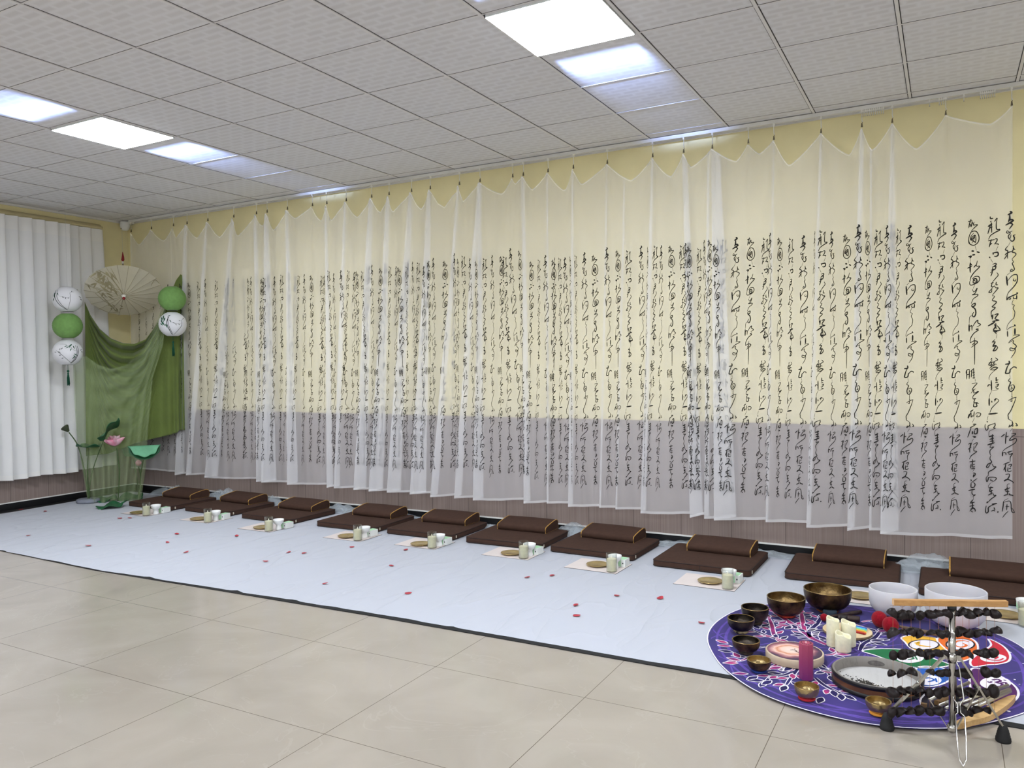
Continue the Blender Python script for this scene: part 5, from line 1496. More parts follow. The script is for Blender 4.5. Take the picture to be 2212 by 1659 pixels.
CUSH = {'orange': mat('orange_brocade', (196, 110, 44), 0.8, rgb2=(110, 40, 26), scale=40), 'red': mat('red_brocade', (190, 64, 42), 0.8, rgb2=(110, 26, 22), scale=40),
        'beige': mat('black_beige_brocade', (176, 156, 120), 0.8, rgb2=(34, 28, 28), scale=45), 'dark': mat('dark_brocade', (70, 56, 44), 0.8, rgb2=(28, 24, 26), scale=45),
        'blue': mat('blue_felt', (26, 52, 128), 0.9, var=0.2), 'redf': mat('red_felt', (176, 34, 46), 0.9, var=0.12), 'orangef': mat('orange_felt', (238, 164, 66), 0.9, var=0.12)}
def bowl(cx_, cy_, w, by, rc, outside, inside, cush, label, cl, flat=False):
    x, y, R, h = locate(cx_, cy_, by, w, rc)
    ch = 0.008 if flat else 0.014
    t = thing('singing_bowl', label, 'singing bowl', (x, y, RUGZ+ch), 0, 'metal singing bowls around the rug')
    Hh = h-ch
    prof = [(0.0, 0.001), (R*0.40, 0.0), (R*0.56, Hh*0.04), (R*0.74, Hh*0.15), (R*0.88, Hh*0.33), (R*0.965, Hh*0.56), (R*1.0, Hh*0.82), (R*0.995, Hh*0.985)]
    mb = MB(); mb.lathe(prof, 48); mb.build('bowl_outside', outside, t)
    th = 0.0045
    pin = [(0.0, Hh*0.045), (R*0.30, Hh*0.04), (R*0.46, Hh*0.07), (R*0.67, Hh*0.19), (R*0.85, Hh*0.40), (R*0.945, Hh*0.65), (R-th-0.001, Hh*0.86), (R-th, Hh*0.985)]
    mb = MB(); mb.lathe(pin, 48); mb.build('bowl_inside', inside, t)
    mb = MB(); mb.lathe([(R*0.995, Hh*0.955), (R*1.004, Hh*0.985), (R-0.001, Hh), (R-th+0.001, Hh), (R-th-0.001, Hh*0.985)], 48); mb.build('rim', BZ_RIM, t)
    mb = MB()
    if flat: mb.lathe([(0.0, 0.0), (rc*0.96, 0.0), (rc, ch*0.4), (rc*0.95, ch), (0.0, ch)], 32)
    else:
        rt_ = 0.011
        mb.lathe([(rc-rt_+rt_*math.cos(a*PI/5), rt_*0.92+rt_*0.92*math.sin(a*PI/5)) for a in range(10)], 36, close=True)
    c = mb.build('bowl_cushion', CUSH[cush]); c.location = (x, y, RUGZ)
    tag(c, cl, 'cushion', 'rings under the singing bowls')
    return t
bowl(855, 100, 345, 276, 0.062, BZ_DARK, BZ_IN, 'orange', 'largest dark bronze singing bowl, at the back of the rug', 'orange brocade ring under the largest bronze bowl')
bowl(570, 155, 278, 310, 0.052, BZ_DARK, BZ_IN, 'red', 'second largest bronze singing bowl, left of the largest', 'red brocade ring under the second largest bronze bowl')
bowl(355, 225, 200, 358, 0.040, BZ_BLACK, BZ_BLACK, 'dark', 'dark singing bowl on the left between a larger bronze bowl and a blackened one', 'dark brocade ring under the dark bowl beside the second largest bowl')
bowl(258, 302, 198, 420, 0.040, BZ_BLACK, BZ_BLACK, 'beige', 'blackened singing bowl furthest left on the rug', 'black and beige brocade ring under the leftmost bowl')
bowl(293, 452, 205, 566, 0.036, BZ_DARK, BZ_BLACK, 'dark', 'dark bronze singing bowl below the leftmost one, beside the painted drum', 'dark ring under the dark bronze bowl beside the painted drum')
bowl(382, 588, 178, 690, 0.036, BZ_DARK, BZ_GOLD, 'blue', 'small gold-rimmed singing bowl with carved dark belly on a blue pad', 'blue felt pad under the small carved bowl', True)
bowl(712, 770, 186, 884, 0.036, BZ_GOLD, BZ_GOLD, 'redf', 'small golden brass singing bowl on a red pad at the front of the rug', 'red felt pad under the front brass bowl', True)
bowl(1207, 872, 196, 988, 0.036, BZ_GOLD, BZ_GOLD, 'orangef', 'small golden brass singing bowl on an orange pad beside the wind chime', 'orange felt pad under the brass bowl beside the wind chime', True)

FROST = mat('frosted_quartz', (204, 202, 207), 0.75, var=0.02, trans=0.0, sss=0.4)
RUBBER = mat('black_rubber', (26, 26, 28), 0.7, var=0.1)
def crystal(cx_, cy_, w, by, label, rl_):
    x, y, R, h = locate(cx_, cy_, by, w, w/2/3.1965/FPX*4.5*0.45)
    t = thing('frosted_bowl', label, 'crystal bowl', (x, y, RUGZ+0.008), 0, 'frosted quartz bowls')
    Hh = h-0.008
    prof = [(0.0, 0.0), (R*0.30, 0.002), (R*0.58, Hh*0.05), (R*0.78, Hh*0.14), (R*0.92, Hh*0.28), (R*0.985, Hh*0.44), (R, Hh*0.62), (R, Hh*0.99), (R-0.002, Hh), (R-0.006, Hh), (R-0.008, Hh*0.985),
            (R-0.008, Hh*0.75), (R*0.93, Hh*0.45), (R*0.86, Hh*0.31), (R*0.73, Hh*0.18), (R*0.54, Hh*0.10), (R*0.22, Hh*0.06), (0.0, Hh*0.055)]
    mb = MB(); mb.lathe(prof, 64); mb.build('bowl', FROST, t)
    r_ = R*0.40
    mb = MB(); mb.lathe([(r_+0.007*math.cos(a*PI/4), 0.008+0.008*math.sin(a*PI/4)) for a in range(8)], 36, close=True)
    o = mb.build('rubber_ring', RUBBER); o.location = (x, y, RUGZ); tag(o, rl_, 'ring')
crystal(1308, 95, 350, 312, 'white frosted quartz bowl, the smaller one right of the largest bronze bowl', 'black rubber ring under the smaller frosted bowl')
crystal(1740, 108, 450, 400, 'white frosted quartz bowl, the larger one behind the wind chime', 'black rubber ring under the larger frosted bowl')

# ================================================================== MALLETS
FELT = mat('red_felt_ball', (146, 14, 32), 0.95, var=0.12, scale=50, bump=0.3, bscale=120, sheen=0.1, spec=0.2)
WOODD = mat('dark_wood_stick', (62, 44, 38), 0.5, rgb2=(40, 28, 26), scale=12, stretch=(1, 8, 8))
WOODM = mat('brown_wood_stick', (104, 84, 68), 0.5, var=0.2, scale=12)
LEATH = mat('dark_leather', (40, 32, 32), 0.6, var=0.2)
def mallet(head, R, tail, label, hw, squash=1.0, collar=False):
    x, y = fa(*head, RUGZ); x, y = away(x, y, R*0.6)
    tx_, ty_ = fa(*tail, RUGZ)
    t = thing('felt_mallet', label, 'mallet', (x, y, RUGZ))
    d = Vector((tx_-x, ty_-y, 0)); dn = d.normalized()
    zc = R
    mb = MB(); q = dn.to_track_quat('X', 'Z').to_matrix().to_4x4()
    mb.ball((0, 0, zc), R*squash, R, R, 22, 14, M=q); mb.build('felt_head', FELT, t)
    zt = 0.011
    mb = MB(); a = dn*(R*squash*0.93)+Vector((0, 0, zc*0.93)); b = d+Vector((0, 0, zt))
    pts = [a+(b-a)*k/8 for k in range(9)]; mb.tube(pts, [0.008, 0.008, 0.0085, 0.009, 0.010, 0.011, 0.0115, 0.0115, 0.010], 12); mb.build('handle', WOODM if collar else WOODD, t)
    if collar:
        mb = MB(); mb.tube([pts[2], pts[3], pts[4]], 0.0125, 12); mb.build('grip_wrap', LEATH, t)
mallet((1215, 378), 0.044, (1440, 322), 'red felt mallet behind, leaning on the smaller frosted bowl', WOODD, 0.85)
mallet((1290, 418), 0.043, (1660, 440), 'red felt mallet in front with a dark wrapped handle', WOODM, 0.95, True)
mallet((832, 330), 0.021, (1085, 274), 'small red felt mallet with thin dark stick behind the ivory candles', WOODD, 1.0)
x0, y0 = fa(925, 322, RUGZ); x1, y1 = fa(1078, 338, RUGZ)
t = thing('wooden_striker', 'thick dark wooden striker lying behind the ivory candles', 'striker', (x0, y0, RUGZ))
mb = MB(); mb.tube([(0, 0, 0.0185), (0.01, 0.002, 0.0185), (x1-x0-0.01, y1-y0, 0.0185), (x1-x0, y1-y0, 0.0185)], [0.014, 0.0165, 0.018, 0.0165], 16); mb.build('stick', WOODD, t)
mb = MB(); mb.tube([((x1-x0)*0.1, (y1-y0)*0.1, 0.0185), ((x1-x0)*0.45, (y1-y0)*0.45, 0.0185)], [0.0172, 0.0180], 16); mb.build('grip_wrap', LEATH, t)
BL_CUP = mat('blue_grey_felt_wrap', (38, 52, 66), 0.9, var=0.2)
x0, y0 = fa(872, 294, RUGZ)
mb = MB(); mb.lathe([(0.0, 0.0), (0.036, 0.0), (0.038, 0.006), (0.038, 0.032), (0.034, 0.037), (0.0, 0.037)], 24)
o = mb.build('felt_cup', BL_CUP); o.location = (x0, y0, RUGZ); tag(o, 'dark blue-grey felt striker cap before the largest bronze bowl', 'striker cap')

# ================================================================== CANDLES, BOX, DRUMS
def led(cx_, top, w, by, label):
    x, y, R, h = locate(cx_, top, by, w, w/2/3.1965/FPX*4.2)
    t = thing('wax_candle', label, 'candle', (x, y, RUGZ), 0, 'trio of ivory wax candles')
    vd = math.atan2(y, x)
    mb = MB(); n = 40
    def rimz(a): return h + 0.16*R/0.04*0.10*0 + R*(0.26*math.cos(a-(vd+PI/2-0.2)) + 0.10*math.sin(3*a))
    V = []; rows = []
    prof_o = [(0.97, 0.0), (1.0, 0.004), (1.0, 0.5), (1.0, 1.0)]
    for k, (rr, q) in enumerate(prof_o):
        for i in range(n):
            a = 2*PI*i/n; z = q*rimz(a) if q > 0.01 else q
            V.append((R*rr*math.cos(a), R*rr*math.sin(a), z))
    for rr, dz in ((0.95, 0.003), (0.86, 0.002), (0.80, -0.006), (0.74, -0.02), (0.5, -0.026), (0.02, -0.028)):
        for i in range(n):
            a = 2*PI*i/n; zr = rimz(a)*(1 if rr > 0.8 else (rr-0.5)/0.3 if rr > 0.5 else 0) + (h if rr <= 0.5 else h*(1-((rr-0.5)/0.3)) if rr < 0.8 else 0)
            V.append((R*rr*math.cos(a), R*rr*math.sin(a), zr+dz))
    m = 10
    F = [(j*n+i, j*n+(i+1) % n, (j+1)*n+(i+1) % n, (j+1)*n+i) for j in range(m-1) for i in range(n)]
    F.append(tuple(range(n))[::-1]); F.append(tuple((m-1)*n+i for i in range(n)))
    mb.add(V, F); mb.build('wax_body', WAX, t)
    mb = MB(); mb.lathe([(0.0, h-0.03), (0.004, h-0.026), (0.006, h-0.016), (0.003, h-0.004), (0.0, h+0.004)], 12); mb.build('flame_tip', WICK, t)
led(893, 312, 95, 510, 'tall ivory wax candle on the left of the trio')
led(1000, 338, 110, 512, 'tall ivory wax candle at the right back of the trio')
led(964, 420, 118, 550, 'shortest ivory wax candle in front of the two taller ones')

MAG = mat('magenta_lacquer', (160, 62, 98), 0.45, var=0.06)
def mag_nodes():
    nt, b = nodes_of(MAG)   # the box is dyed from rose at the top to plum at the foot
    tc = nt.nodes.new('ShaderNodeTexCoord'); s = nt.nodes.new('ShaderNodeSeparateXYZ'); nt.links.new(tc.outputs['Object'], s.inputs[0])
    mr = nt.nodes.new('ShaderNodeMapRange'); mr.inputs[1].default_value = 0.0; mr.inputs[2].default_value = 0.17; nt.links.new(s.outputs[2], mr.inputs[0])
    c = mix_col(nt, mr.outputs[0], lin((118, 40, 104)), lin((176, 74, 100))); nt.links.new(c, b.inputs['Base Color'])
mag_nodes()
CUT = mat('dark_cutout', (40, 22, 30), 0.8, var=0.2)
x, y, R, h = locate(708, 474, 737, 104, 0.03)
t = thing('octagonal_box', 'tall octagonal rose-to-plum cardboard tube box standing before the painted drum', 'box', (x, y, RUGZ))
mb = MB(); V = []; F = []
for r, z in ((R*1.04, 0.0), (R*1.04, h-0.002), (R*1.01, h), ):
    for k in range(8):
        a = k*PI/4+PI/8; V.append((r*math.cos(a), r*math.sin(a), z))
F = [(j*8+k, j*8+(k+1) % 8, (j+1)*8+(k+1) % 8, (j+1)*8+k) for j in range(2) for k in range(8)]+[tuple(range(8))[::-1], tuple(16+k for k in range(8))]
mb.add(V, F, 0, False); mb.build('box_body', MAG, t)
mb = MB()
for k in range(8):
    a = k*PI/4; c = Vector((R*0.62*math.cos(a), R*0.62*math.sin(a), h+0.0006))
    for s in (-1, 1):
        P = leaf_poly(c.x, c.y, a+s*1.1, R*0.32, R*0.2); mb.add([(p[0], p[1], h+0.0006) for p in P], [(0, 1, 2, 3, 4, 5)], 0, False)
mb.build('cut_pattern', CUT, t)
mb = MB(); mb.lathe([(R*0.14, h), (R*0.14, h+0.004), (R*0.05, h+0.006), (0.0, h+0.006)], 12); mb.build('knob', mat('pale_pink_knob', (236, 190, 200), 0.5, var=0.05), t)

# painted frame drum
NEB = mat('galaxy_drum_skin', (70, 48, 74), 0.5)
def neb_nodes():
    nt, b = nodes_of(NEB)
    tc = nt.nodes.new('ShaderNodeTexCoord')
    n = nt.nodes.new('ShaderNodeTexNoise'); n.inputs['Scale'].default_value = 9; n.inputs['Detail'].default_value = 6; nt.links.new(tc.outputs['Object'], n.inputs['Vector'])
    vm = nt.nodes.new('ShaderNodeVectorMath'); vm.operation = 'LENGTH'
    sb = nt.nodes.new('ShaderNodeVectorMath'); sb.operation = 'SUBTRACT'; sb.inputs[1].default_value = (-0.01, 0.01, 0.03)
    nt.links.new(tc.outputs['Object'], sb.inputs[0]); nt.links.new(sb.outputs[0], vm.inputs[0])
    d = math_node(nt, 'ADD', math_node(nt, 'MULTIPLY', vm.outputs['Value'], 6.0), math_node(nt, 'MULTIPLY', math_node(nt, 'SUBTRACT', n.outputs[0], 0.5), 0.55))
    r = nt.nodes.new('ShaderNodeValToRGB'); e = r.color_ramp.elements
    e[0].position = 0.0; e[0].color = (*lin((236, 214, 204)), 1); e[1].position = 1.0; e[1].color = (*lin((48, 36, 58)), 1)
    for p, c in ((0.25, (232, 196, 180)), (0.38, (206, 138, 104)), (0.47, (232, 190, 176)), (0.60, (150, 92, 104)), (0.72, (72, 50, 76))):
        k = e.new(p); k.color = (*lin(c), 1)
    nt.links.new(d, r.inputs[0]); nt.links.new(r.outputs[0], b.inputs['Base Color'])
neb_nodes()
PALE = mat('pale_birch', (208, 190, 164), 0.6, rgb2=(190, 170, 144), scale=10)
DARKP = mat('dark_scroll_paint', (92, 70, 66), 0.7, var=0.1)
x, y, R, h = locate_flat(627, 530, 426, 0.038)
t = thing('painted_drum', 'round frame drum painted with a rose and violet nebula on a pale wooden rim', 'drum', (x, y, RUGZ))
mb = MB(); mb.lathe([(R-0.008, 0.0), (R-0.001, 0.0), (R, 0.002), (R, h-0.002), (R-0.002, h), (R-0.008, h)], 64); mb.build('wooden_rim', PALE, t)
mb = MB(); mb.lathe([(0.0, h-0.001), (R*0.5, h-0.001), (R-0.003, h-0.001)], 64)
sk = mb.build('drum_skin', [NEB], t)
mb = MB()
for pts in ([(-.02, .0), (-.005, .012), (.008, .004), (.0, -.006)], [(.03, .002), (.02, -.012), (.008, -.006), (.016, .004)], [(-.004, .03), (.0, .018)], [(.02, -.02), (.05, -.016)]):
    v, f = ribbon2d(pts, 0.004, 0.5); mb.add([(a+0.0, b, h+0.0004) for a, b in v], f, 0, False)
mb.build('scroll_mark', DARKP, t)

# ocean drum
RIMB = mat('black_drum_rim', (26, 24, 26), 0.4, var=0.1)
WBAND = mat('walnut_band', (120, 76, 48), 0.45, rgb2=(84, 50, 32), scale=10)
HEADB = mat('white_drum_floor', (212, 210, 208), 0.6, var=0.03)
HEADG = mat('grey_inner_wall', (142, 136, 130), 0.6, rgb2=(124, 118, 112), scale=8)
CLEAR = bpy.data.materials.new('clear_film'); CLEAR.use_nodes = True
glass_nodes(CLEAR, (0.96, 0.96, 0.96), 0.12)
BEAD = mat('dark_steel_bead', (48, 46, 46), 0.3, metal=0.7, var=0.2)
LOGO = mat('grey_oval_sticker', (112, 106, 102), 0.6, var=0.2, scale=60)
x, y, R, h = locate_flat(1197, 672, 676, 0.058)
t = thing('ocean_drum', 'large clear-topped ocean drum with steel beads on a white floor, black and walnut rim', 'drum', (x, y, RUGZ))
mb = MB(); mb.lathe([(R-0.012, 0.0), (R-0.002, 0.0), (R, 0.003), (R, h*0.28), (R-0.003, h*0.30)], 72); mb.lathe([(R-0.003, h*0.66), (R, h*0.68), (R+0.001, h-0.004), (R-0.003, h)], 72); mb.build('black_hoop', RIMB, t)
mb = MB(); mb.lathe([(R-0.003, h*0.29), (R-0.0025, h*0.5), (R-0.003, h*0.67)], 72); mb.build('walnut_band', WBAND, t)
mb = MB(); mb.lathe([(R-0.003, h), (R-0.007, h+0.001), (R-0.012, h), (R-0.012, 0.012)], 72); mb.build('inner_wall', HEADG, t)
mb = MB(); mb.lathe([(0.0, 0.012), (R*0.5, 0.012), (R-0.012, 0.012)], 64); mb.build('drum_floor', HEADB, t)
mb = MB(); mb.lathe([(0.0, h-0.002), (R*0.5, h-0.002), (R-0.011, h-0.002)], 64); mb.build('clear_head', CLEAR, t)
view_a = math.atan2(-y, -x)
mb = MB(); rb = random.Random(5)
for k in range(1500):
    a = view_a + rb.gauss(-0.62, 0.50); r = (R-0.02)*math.sqrt(rb.uniform(0.05, 0.98))
    s = max(0.0, 1-abs(a-view_a+0.62)/1.5)
    if rb.random() > s*(0.35+r/R*0.8): continue
    c = (r*math.cos(a), r*math.sin(a), 0.0145)
    q = 0.0030
    mb.add([(c[0]+q, c[1], c[2]), (c[0]-q, c[1], c[2]), (c[0], c[1]+q, c[2]), (c[0], c[1]-q, c[2]), (c[0], c[1], c[2]+q), (c[0], c[1], c[2]-q)], [(0, 2, 4), (2, 1, 4), (1, 3, 4), (3, 0, 4), (2, 0, 5), (1, 2, 5), (3, 1, 5), (0, 3, 5)])
o = mb.build('steel_beads', BEAD, t); o['kind'] = 'stuff'
# oval maker's sticker on the far inner wall
mb = MB(); N = 20; Vv = [(0, 0)]+[(math.cos(2*PI*k/N), math.sin(2*PI*k/N)) for k in range(N)]
def stick(p):
    a = view_a+PI+0.02+p[0]*0.21; r = R-0.0135
    return (r*math.cos(a), r*math.sin(a), h*0.55+p[1]*h*0.22)
mb.add([stick(p) for p in Vv], [(0, k, k % N+1) for k in range(1, N+1)], 0, False)
mb.build('oval_sticker', LOGO, t)

# wood slice with rainbow crayons
SLICE = mat('pale_wood_slice', (226, 204, 166), 0.6, rgb2=(206, 180, 138), scale=14)
BARK = mat('tan_bark', (158, 132, 100), 0.8, var=0.25, scale=40)
x, y, R, h = locate_flat(992, 385, 362, 0.0145)
t = thing('wood_slice', 'flat round wood slice behind the ivory candles holding rainbow crayons', 'wood slice', (x, y, RUGZ))
mb = MB(); mb.lathe([(0.0, 0.0), (R*0.97, 0.0), (R, 0.004), (R*0.99, 0.013)], 48); mb.build('bark_edge', BARK, t)
mb = MB(); mb.lathe([(R*0.99, 0.013), (R*0.96, 0.0145), (0.0, 0.0145)], 48); mb.build('cut_face', SLICE, t)
mb = MB()
for k in range(7):
    a = 2.3+0.10*k; r = R*(0.70+0.2*(k % 2))
    P = leaf_poly(r*math.cos(a), r*math.sin(a), a+k, 0.016, 0.010); mb.add([(p[0], p[1], 0.0149) for p in P], [(0, 1, 2, 3, 4, 5)], 0, False)
mb.build('dark_print', CUT, t)
CR = [('blue', (40, 96, 200)), ('light blue', (90, 190, 232)), ('mint green', (130, 214, 160)), ('yellow', (232, 206, 70)), ('orange', (226, 120, 44)), ('red', (176, 40, 36))]
zx = RUGZ+0.0147
for k, (nm, c) in enumerate(CR):
    px_, py_ = fa(1082-k*2, 374+k*7.4, zx)
    m = mat(nm.replace(' ', '_')+'_crayon_wax', c, 0.5, var=0.06)
    t = thing('crayon', '%s crayon in the rainbow row on the wood slice' % nm, 'crayon', (px_, py_, zx))
    d = Vector((0.94, -0.30, 0)); ln = 0.040
    mb = MB(); a = -d*ln; b = d*ln*0.7; mb.tube([a+Vector((0, 0, 0.0056)), b+Vector((0, 0, 0.0056))], 0.0054, 8); mb.build('barrel', m, t)
    mb = MB(); mb.tube([b+Vector((0, 0, 0.0056)), b+d*0.010+Vector((0, 0, 0.0056))], [0.005, 0.0018], 8); mb.build('tip', m, t)

# ================================================================== WIND CHIME ON ITS STAND
CHROME = mat('brushed_chrome', (206, 204, 200), 0.18, metal=1.0, var=0.06)
SATIN = mat('satin_aluminium', (200, 196, 186), 0.35, metal=1.0, var=0.06)
PX, PY = 0.016, 3.47
def ay_z(ax, ay, y):
    p = A(ax, ay); return plane_y(p[0], p[1], y)
def S3(ax, ay, y):
    x, z = ay_z(ax, ay, y); return Vector((x, y, z))
t = thing('tripod_stand', 'chrome folding tripod stand with black rubber feet carrying the wind chime', 'stand', (PX, PY, 0.0))
O = Vector((PX, PY, 0))
ztop = ay_z(1715, 222, PY)[1]; zhub = ay_z(1720, 575, PY)[1]; zcol = ay_z(1715, 1060, PY)[1]
mb = MB(); mb.tube([(0, 0, 0.018), (0, 0, ztop-0.002)], 0.0115, 20); mb.tube([(0, 0, zhub-0.02), (0, 0, ztop-0.10)], 0.0135, 20); mb.build('pole', CHROME, t)
mb = MB(); mb.tube([(0, 0, ztop-0.012), (0, 0, ztop)], 0.016, 16); mb.build('pole_cap', RUBBER, t)
mb = MB(); mb.tube([(0, 0, zhub-0.018), (0, 0, zhub+0.018)], 0.0175, 16)
mb.box(-0.030, 0.030, -0.006, 0.006, zhub-0.010, zhub+0.012); mb.build('hub_collar', CHROME, t)
mb = MB(); mb.tube([(0, 0, zcol-0.012), (0, 0, zcol+0.012)], 0.0165, 16); mb.build('lower_collar', CHROME, t)
fl_ = fa(1262, 1092, 0.0); fr_ = fa(2072, 1178, 0.0)
FL_ = Vector((fl_[0], fl_[1]+0.03, 0))-O; FR_ = Vector((fr_[0], fr_[1]+0.03, 0))-O; FB_ = Vector((0.01, 0.25, 0))
for F_ in (FL_, FR_, FB_):
    d = Vector((F_.x, F_.y, 0)).normalized()
    top_ = d*0.028+Vector((0, 0, zhub)); foot = F_+Vector((0, 0, 0.055 if F_ is not FB_ else 0.07))
    mid = top_+(foot-top_)*0.44
    mb = MB(); mb.bar(top_, foot, 0.022, 0.007, up=d); mb.build('leg', SATIN, t)
    mb = MB(); mb.bar(mid, d*0.016+Vector((0, 0, zcol)), 0.011, 0.003, up=d); mb.build('brace', SATIN, t)
    mb = MB(); fd = (foot-top_).normalized()
    zf = foot.z
    M = Matrix.Translation(Vector((F_.x, F_.y, 0.014 if F_ is FB_ else 0.0)))
    mb.lathe([(0.0, 0.0), (0.026, 0.0), (0.0275, 0.006)]+[(0.0265-0.0012*k+(0.0012 if k % 2 else 0), 0.010+0.005*k) for k in range(9)]+[(0.012, 0.064), (0.0, 0.066)], 20, M=M)
    mb.build('rubber_foot', RUBBER, t)
    mb = MB(); mb.ball(mid, 0.009, 0.009, 0.009, 10, 8); mb.build('hinge_rivet', CHROME, t)
# bent wire prop in front of the pole
def W_(cx7, cy7):      # measured in a close view of the photograph
    px_, py_ = 1840+cx7/5.946, 1380+cy7/5.946
    q = min(1, max(0, (cy7-300)/1340)); yy = PY-0.022-0.235*q*q
    x, z = plane_y(px_, py_, yy); return Vector((x, yy, max(z, 0.004)))-O
mb = MB()
mb.tube([W_(*p) for p in ((1335, 290), (1380, 370), (1440, 770), (1392, 845), (1396, 950), (1450, 1000), (1470, 1300), (1472, 1560), (1432, 1642))], 0.0026, 8)
mb.tube([W_(*p) for p in ((1300, 720), (1310, 780), (1362, 840), (1362, 950), (1330, 975), (1352, 1300), (1386, 1560), (1432, 1642))], 0.0026, 8)
mb.build('wire_prop', CHROME, t)

OAK = mat('light_oak_bar', (196, 150, 96), 0.5, rgb2=(176, 130, 80), scale=6, stretch=(1, 12, 12))
OAK_E = mat('light_oak_end_grain', (226, 186, 142), 0.6, var=0.06)
CORD = mat('tan_cord', (188, 128, 96), 0.7, var=0.1)
SHELL = mat('dark_seed_shell', (36, 27, 27), 0.45, spec=0.3, rgb2=(24, 17, 18), scale=20, bump=0.2, bscale=50)
yL, yR = PY-0.085, PY+0.085
bl = S3(1308, 200, yL); brr = S3(2095, 182, yR)
t = thing('seed_shell_chime', 'wind chime of dark seed shells hanging from a light oak bar', 'wind chime', (PX, PY, ztop))
O2 = Vector((PX, PY, ztop))
bd = (brr-bl); bdn = bd.normalized()
mb = MB(); hb = 0.0115
zb_ = ztop+hb+0.0005
def bar_pt(s): 
    p = bl+bd*s; return Vector((p.x, p.y, zb_))
mb.bar(bar_pt(0.0)-O2, bar_pt(1.0)-O2, 0.021, hb*2); mb.build('oak_bar', OAK, t, bevel=0.0015)
mb = MB(); mb.bar(bar_pt(-0.0008)-O2, bar_pt(0.0006)-O2, 0.0195, hb*2-0.0012); tag(mb.build('bar_end', OAK_E, t), 'paler end grain')
SX = [1307, 1370, 1432, 1494, 1562, 1622, 1672, 1738, 1788, 1832, 1900, 1952, 2010]
ROW = [282, 412, 556, 690, 822, 950]
shells = []
def shell_mesh(k):
    rs = random.Random(k); mb = MB()
    def f(u, v):
        a = 2*PI*u; ph = v*PI*0.55
        r = 0.0245*math.sin(ph)*(1+0.10*math.cos(a*2+k))
        return (r*math.cos(a)*(1.0+0.10*(k % 3)), r*math.sin(a)*0.95, 0.026*math.cos(ph)+0.004*math.sin(a+k))
    mb.grid(f, 14, 7, closed=True)
    def g(u, v):
        a = 2*PI*u; ph = PI*0.55*(1-v); 
        r = 0.0205*math.sin(ph)*(1+0.10*math.cos(a*2+k))
        return (r*math.cos(a)*(1.0+0.10*(k % 3)), r*math.sin(a)*0.95, 0.021*math.cos(ph)+0.004*math.sin(a+k))
    mb.grid(g, 14, 5, closed=True)
    return mb
rs = random.Random(21)
smesh = []
for si, sx_ in enumerate(SX):
    s = (sx_-SX[0]+3)/(2095-1308)
    q = bar_pt(s); yy = q.y
    rows = [S3(sx_, ROW[k]+rs.uniform(-9, 9)-(s-0.5)*8, yy) for k in range(6)]
    if si in (10,): rows = rows[:]
    mb = MB(); kn = rows[0]+Vector((0, 0, 0.034))
    for dx in (-0.013, 0.0, 0.014):
        mb.tube([q+bdn*dx+Vector((0, 0, -hb))-O2, kn-O2], 0.0007, 5)
    nrow = 6
    zlow = rows[-1]
    mb.tube([kn-O2, Vector((kn.x, kn.y, zlow.z))-O2], 0.0006, 5)
    strand = mb.build('cord_strand', CORD, t)
    for k in range(nrow):
        if (si, k) in ((3, 3), (12, 5), (6, 5), (10, 3), (7, 4)): continue
        v = rs.randrange(5)
        while len(smesh) <= v: smesh.append(None)
        if smesh[v] is None:
            o = shell_mesh(v).build('seed_shell', SHELL, strand); smesh[v] = o
        else:
            o = smesh[v].copy(); COL.objects.link(o); o.parent = strand
        c = rows[k]-O2; c.x = kn.x-O2.x + rs.uniform(-.004, .004); c.y = kn.y-O2.y
        o.location = c
        o.rotation_euler = (rs.uniform(-.7, .7), rs.uniform(-.7, .7), rs.uniform(0, 6.3))
        sc_ = rs.uniform(0.70, 0.95); o.scale = (sc_, sc_, sc_*rs.uniform(0.9, 1.1))

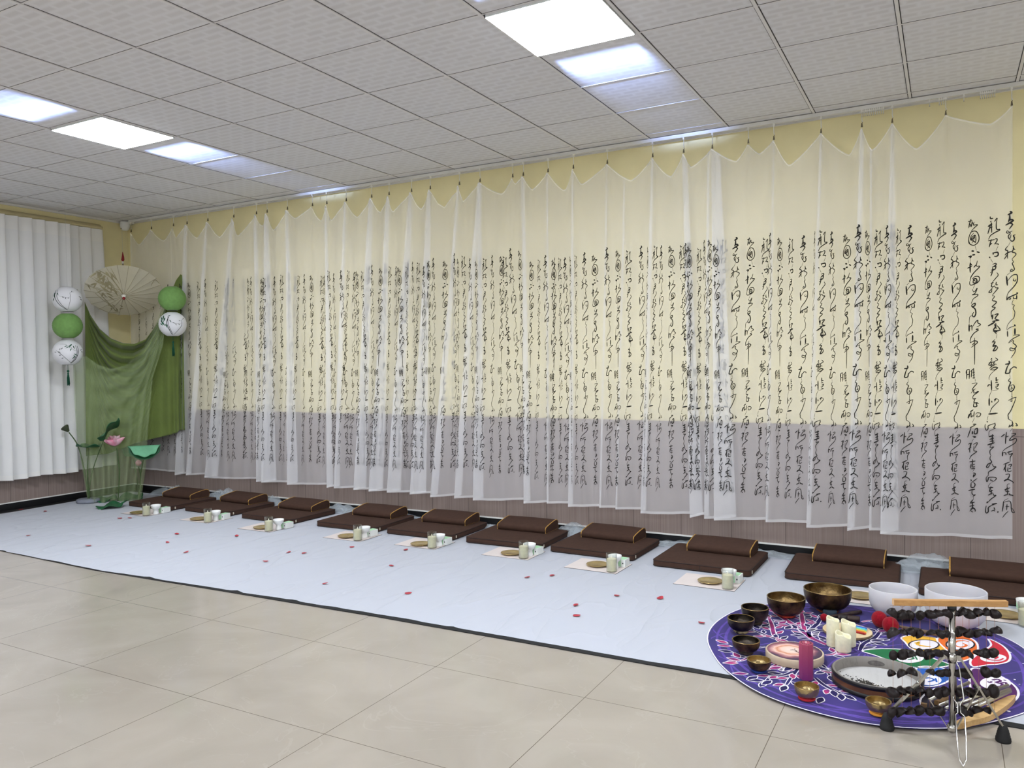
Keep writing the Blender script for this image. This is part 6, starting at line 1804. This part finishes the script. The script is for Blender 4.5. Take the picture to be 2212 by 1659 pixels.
# aluminium chime bars on a curved wooden base
BAMB = mat('bamboo_board', (214, 176, 122), 0.45, rgb2=(198, 158, 104), scale=8, stretch=(1, 10, 10))
BRWN = mat('brown_board', (128, 96, 58), 0.5, var=0.2)
def Dp(a, b): return 1980+a/9.534, 1430+b/9.534
def fd(a, b, z): 
    p = Dp(a, b); return floor_at(p[0], p[1], z)
zb = RUGZ+0.022
base0 = fd(1300, 1120, RUGZ)
t = thing('chime_bar_set', 'aluminium chime bars on a curved bamboo base at the front right of the rug', 'chime bars', (base0[0], base0[1], RUGZ))
Ob = Vector((base0[0], base0[1], RUGZ))
TOPB = [(800, 1230), (1000, 1120), (1300, 985), (1600, 830), (1850, 710), (2010, 675), (2035, 700), (1960, 800), (1760, 960), (1500, 1110), (1150, 1205), (880, 1275)]
P = [fd(a, b, zb) for a, b in TOPB]
P = [tuple(q) for q in smooth_line(P[-2:]+P+P[:2], 4)[8:-4]]
mb = MB(); n = len(P)
mb.add([(a-Ob.x, b-Ob.y, 0.022) for a, b in P]+[(a-Ob.x, b-Ob.y, 0.0) for a, b in P], [tuple(range(n)), tuple(range(n, 2*n))[::-1]]+[(k, (k+1) % n, n+(k+1) % n, n+k) for k in range(n)], 0, False)
mb.build('bamboo_base', BAMB, t)
mb = MB(); a = fd(430, 850, RUGZ+0.01); b = fd(800, 700, RUGZ+0.01); mb.bar(Vector((a[0], a[1], RUGZ+0.010))-Ob, Vector((b[0], b[1], RUGZ+0.010))-Ob, 0.030, 0.02)
a = fd(150, 880, RUGZ+0.01); mb.box(a[0]-0.012-Ob.x, a[0]+0.012-Ob.x, a[1]-0.008-Ob.y, a[1]+0.008-Ob.y, 0.0, 0.016); mb.build('wooden_rest', BRWN, t)
zt = RUGZ+0.040
for a, b in (((262, 790), (1080, 425)), ((470, 905), (1300, 560)), ((600, 960), (1880, 480)), ((800, 985), (1920, 560)), ((1150, 955), (1930, 600))):
    p, q = fd(*a, zt), fd(*b, zt)
    mb = MB(); mb.tube([Vector((p[0], p[1], zt))-Ob, Vector((q[0], q[1], zt))-Ob], 0.0075, 14); mb.build('chime_bar', SATIN, t)
mb = MB()
for a, b in (((640, 1010), (700, 800)), ((1560, 860), (1180, 520))):
    p, q = fd(*a, RUGZ+0.02), fd(*b, RUGZ+0.02); mb.bar(Vector((p[0], p[1], RUGZ+0.027))-Ob, Vector((q[0], q[1], RUGZ+0.027))-Ob, 0.010, 0.012)
mb.build('black_support', RUBBER, t)
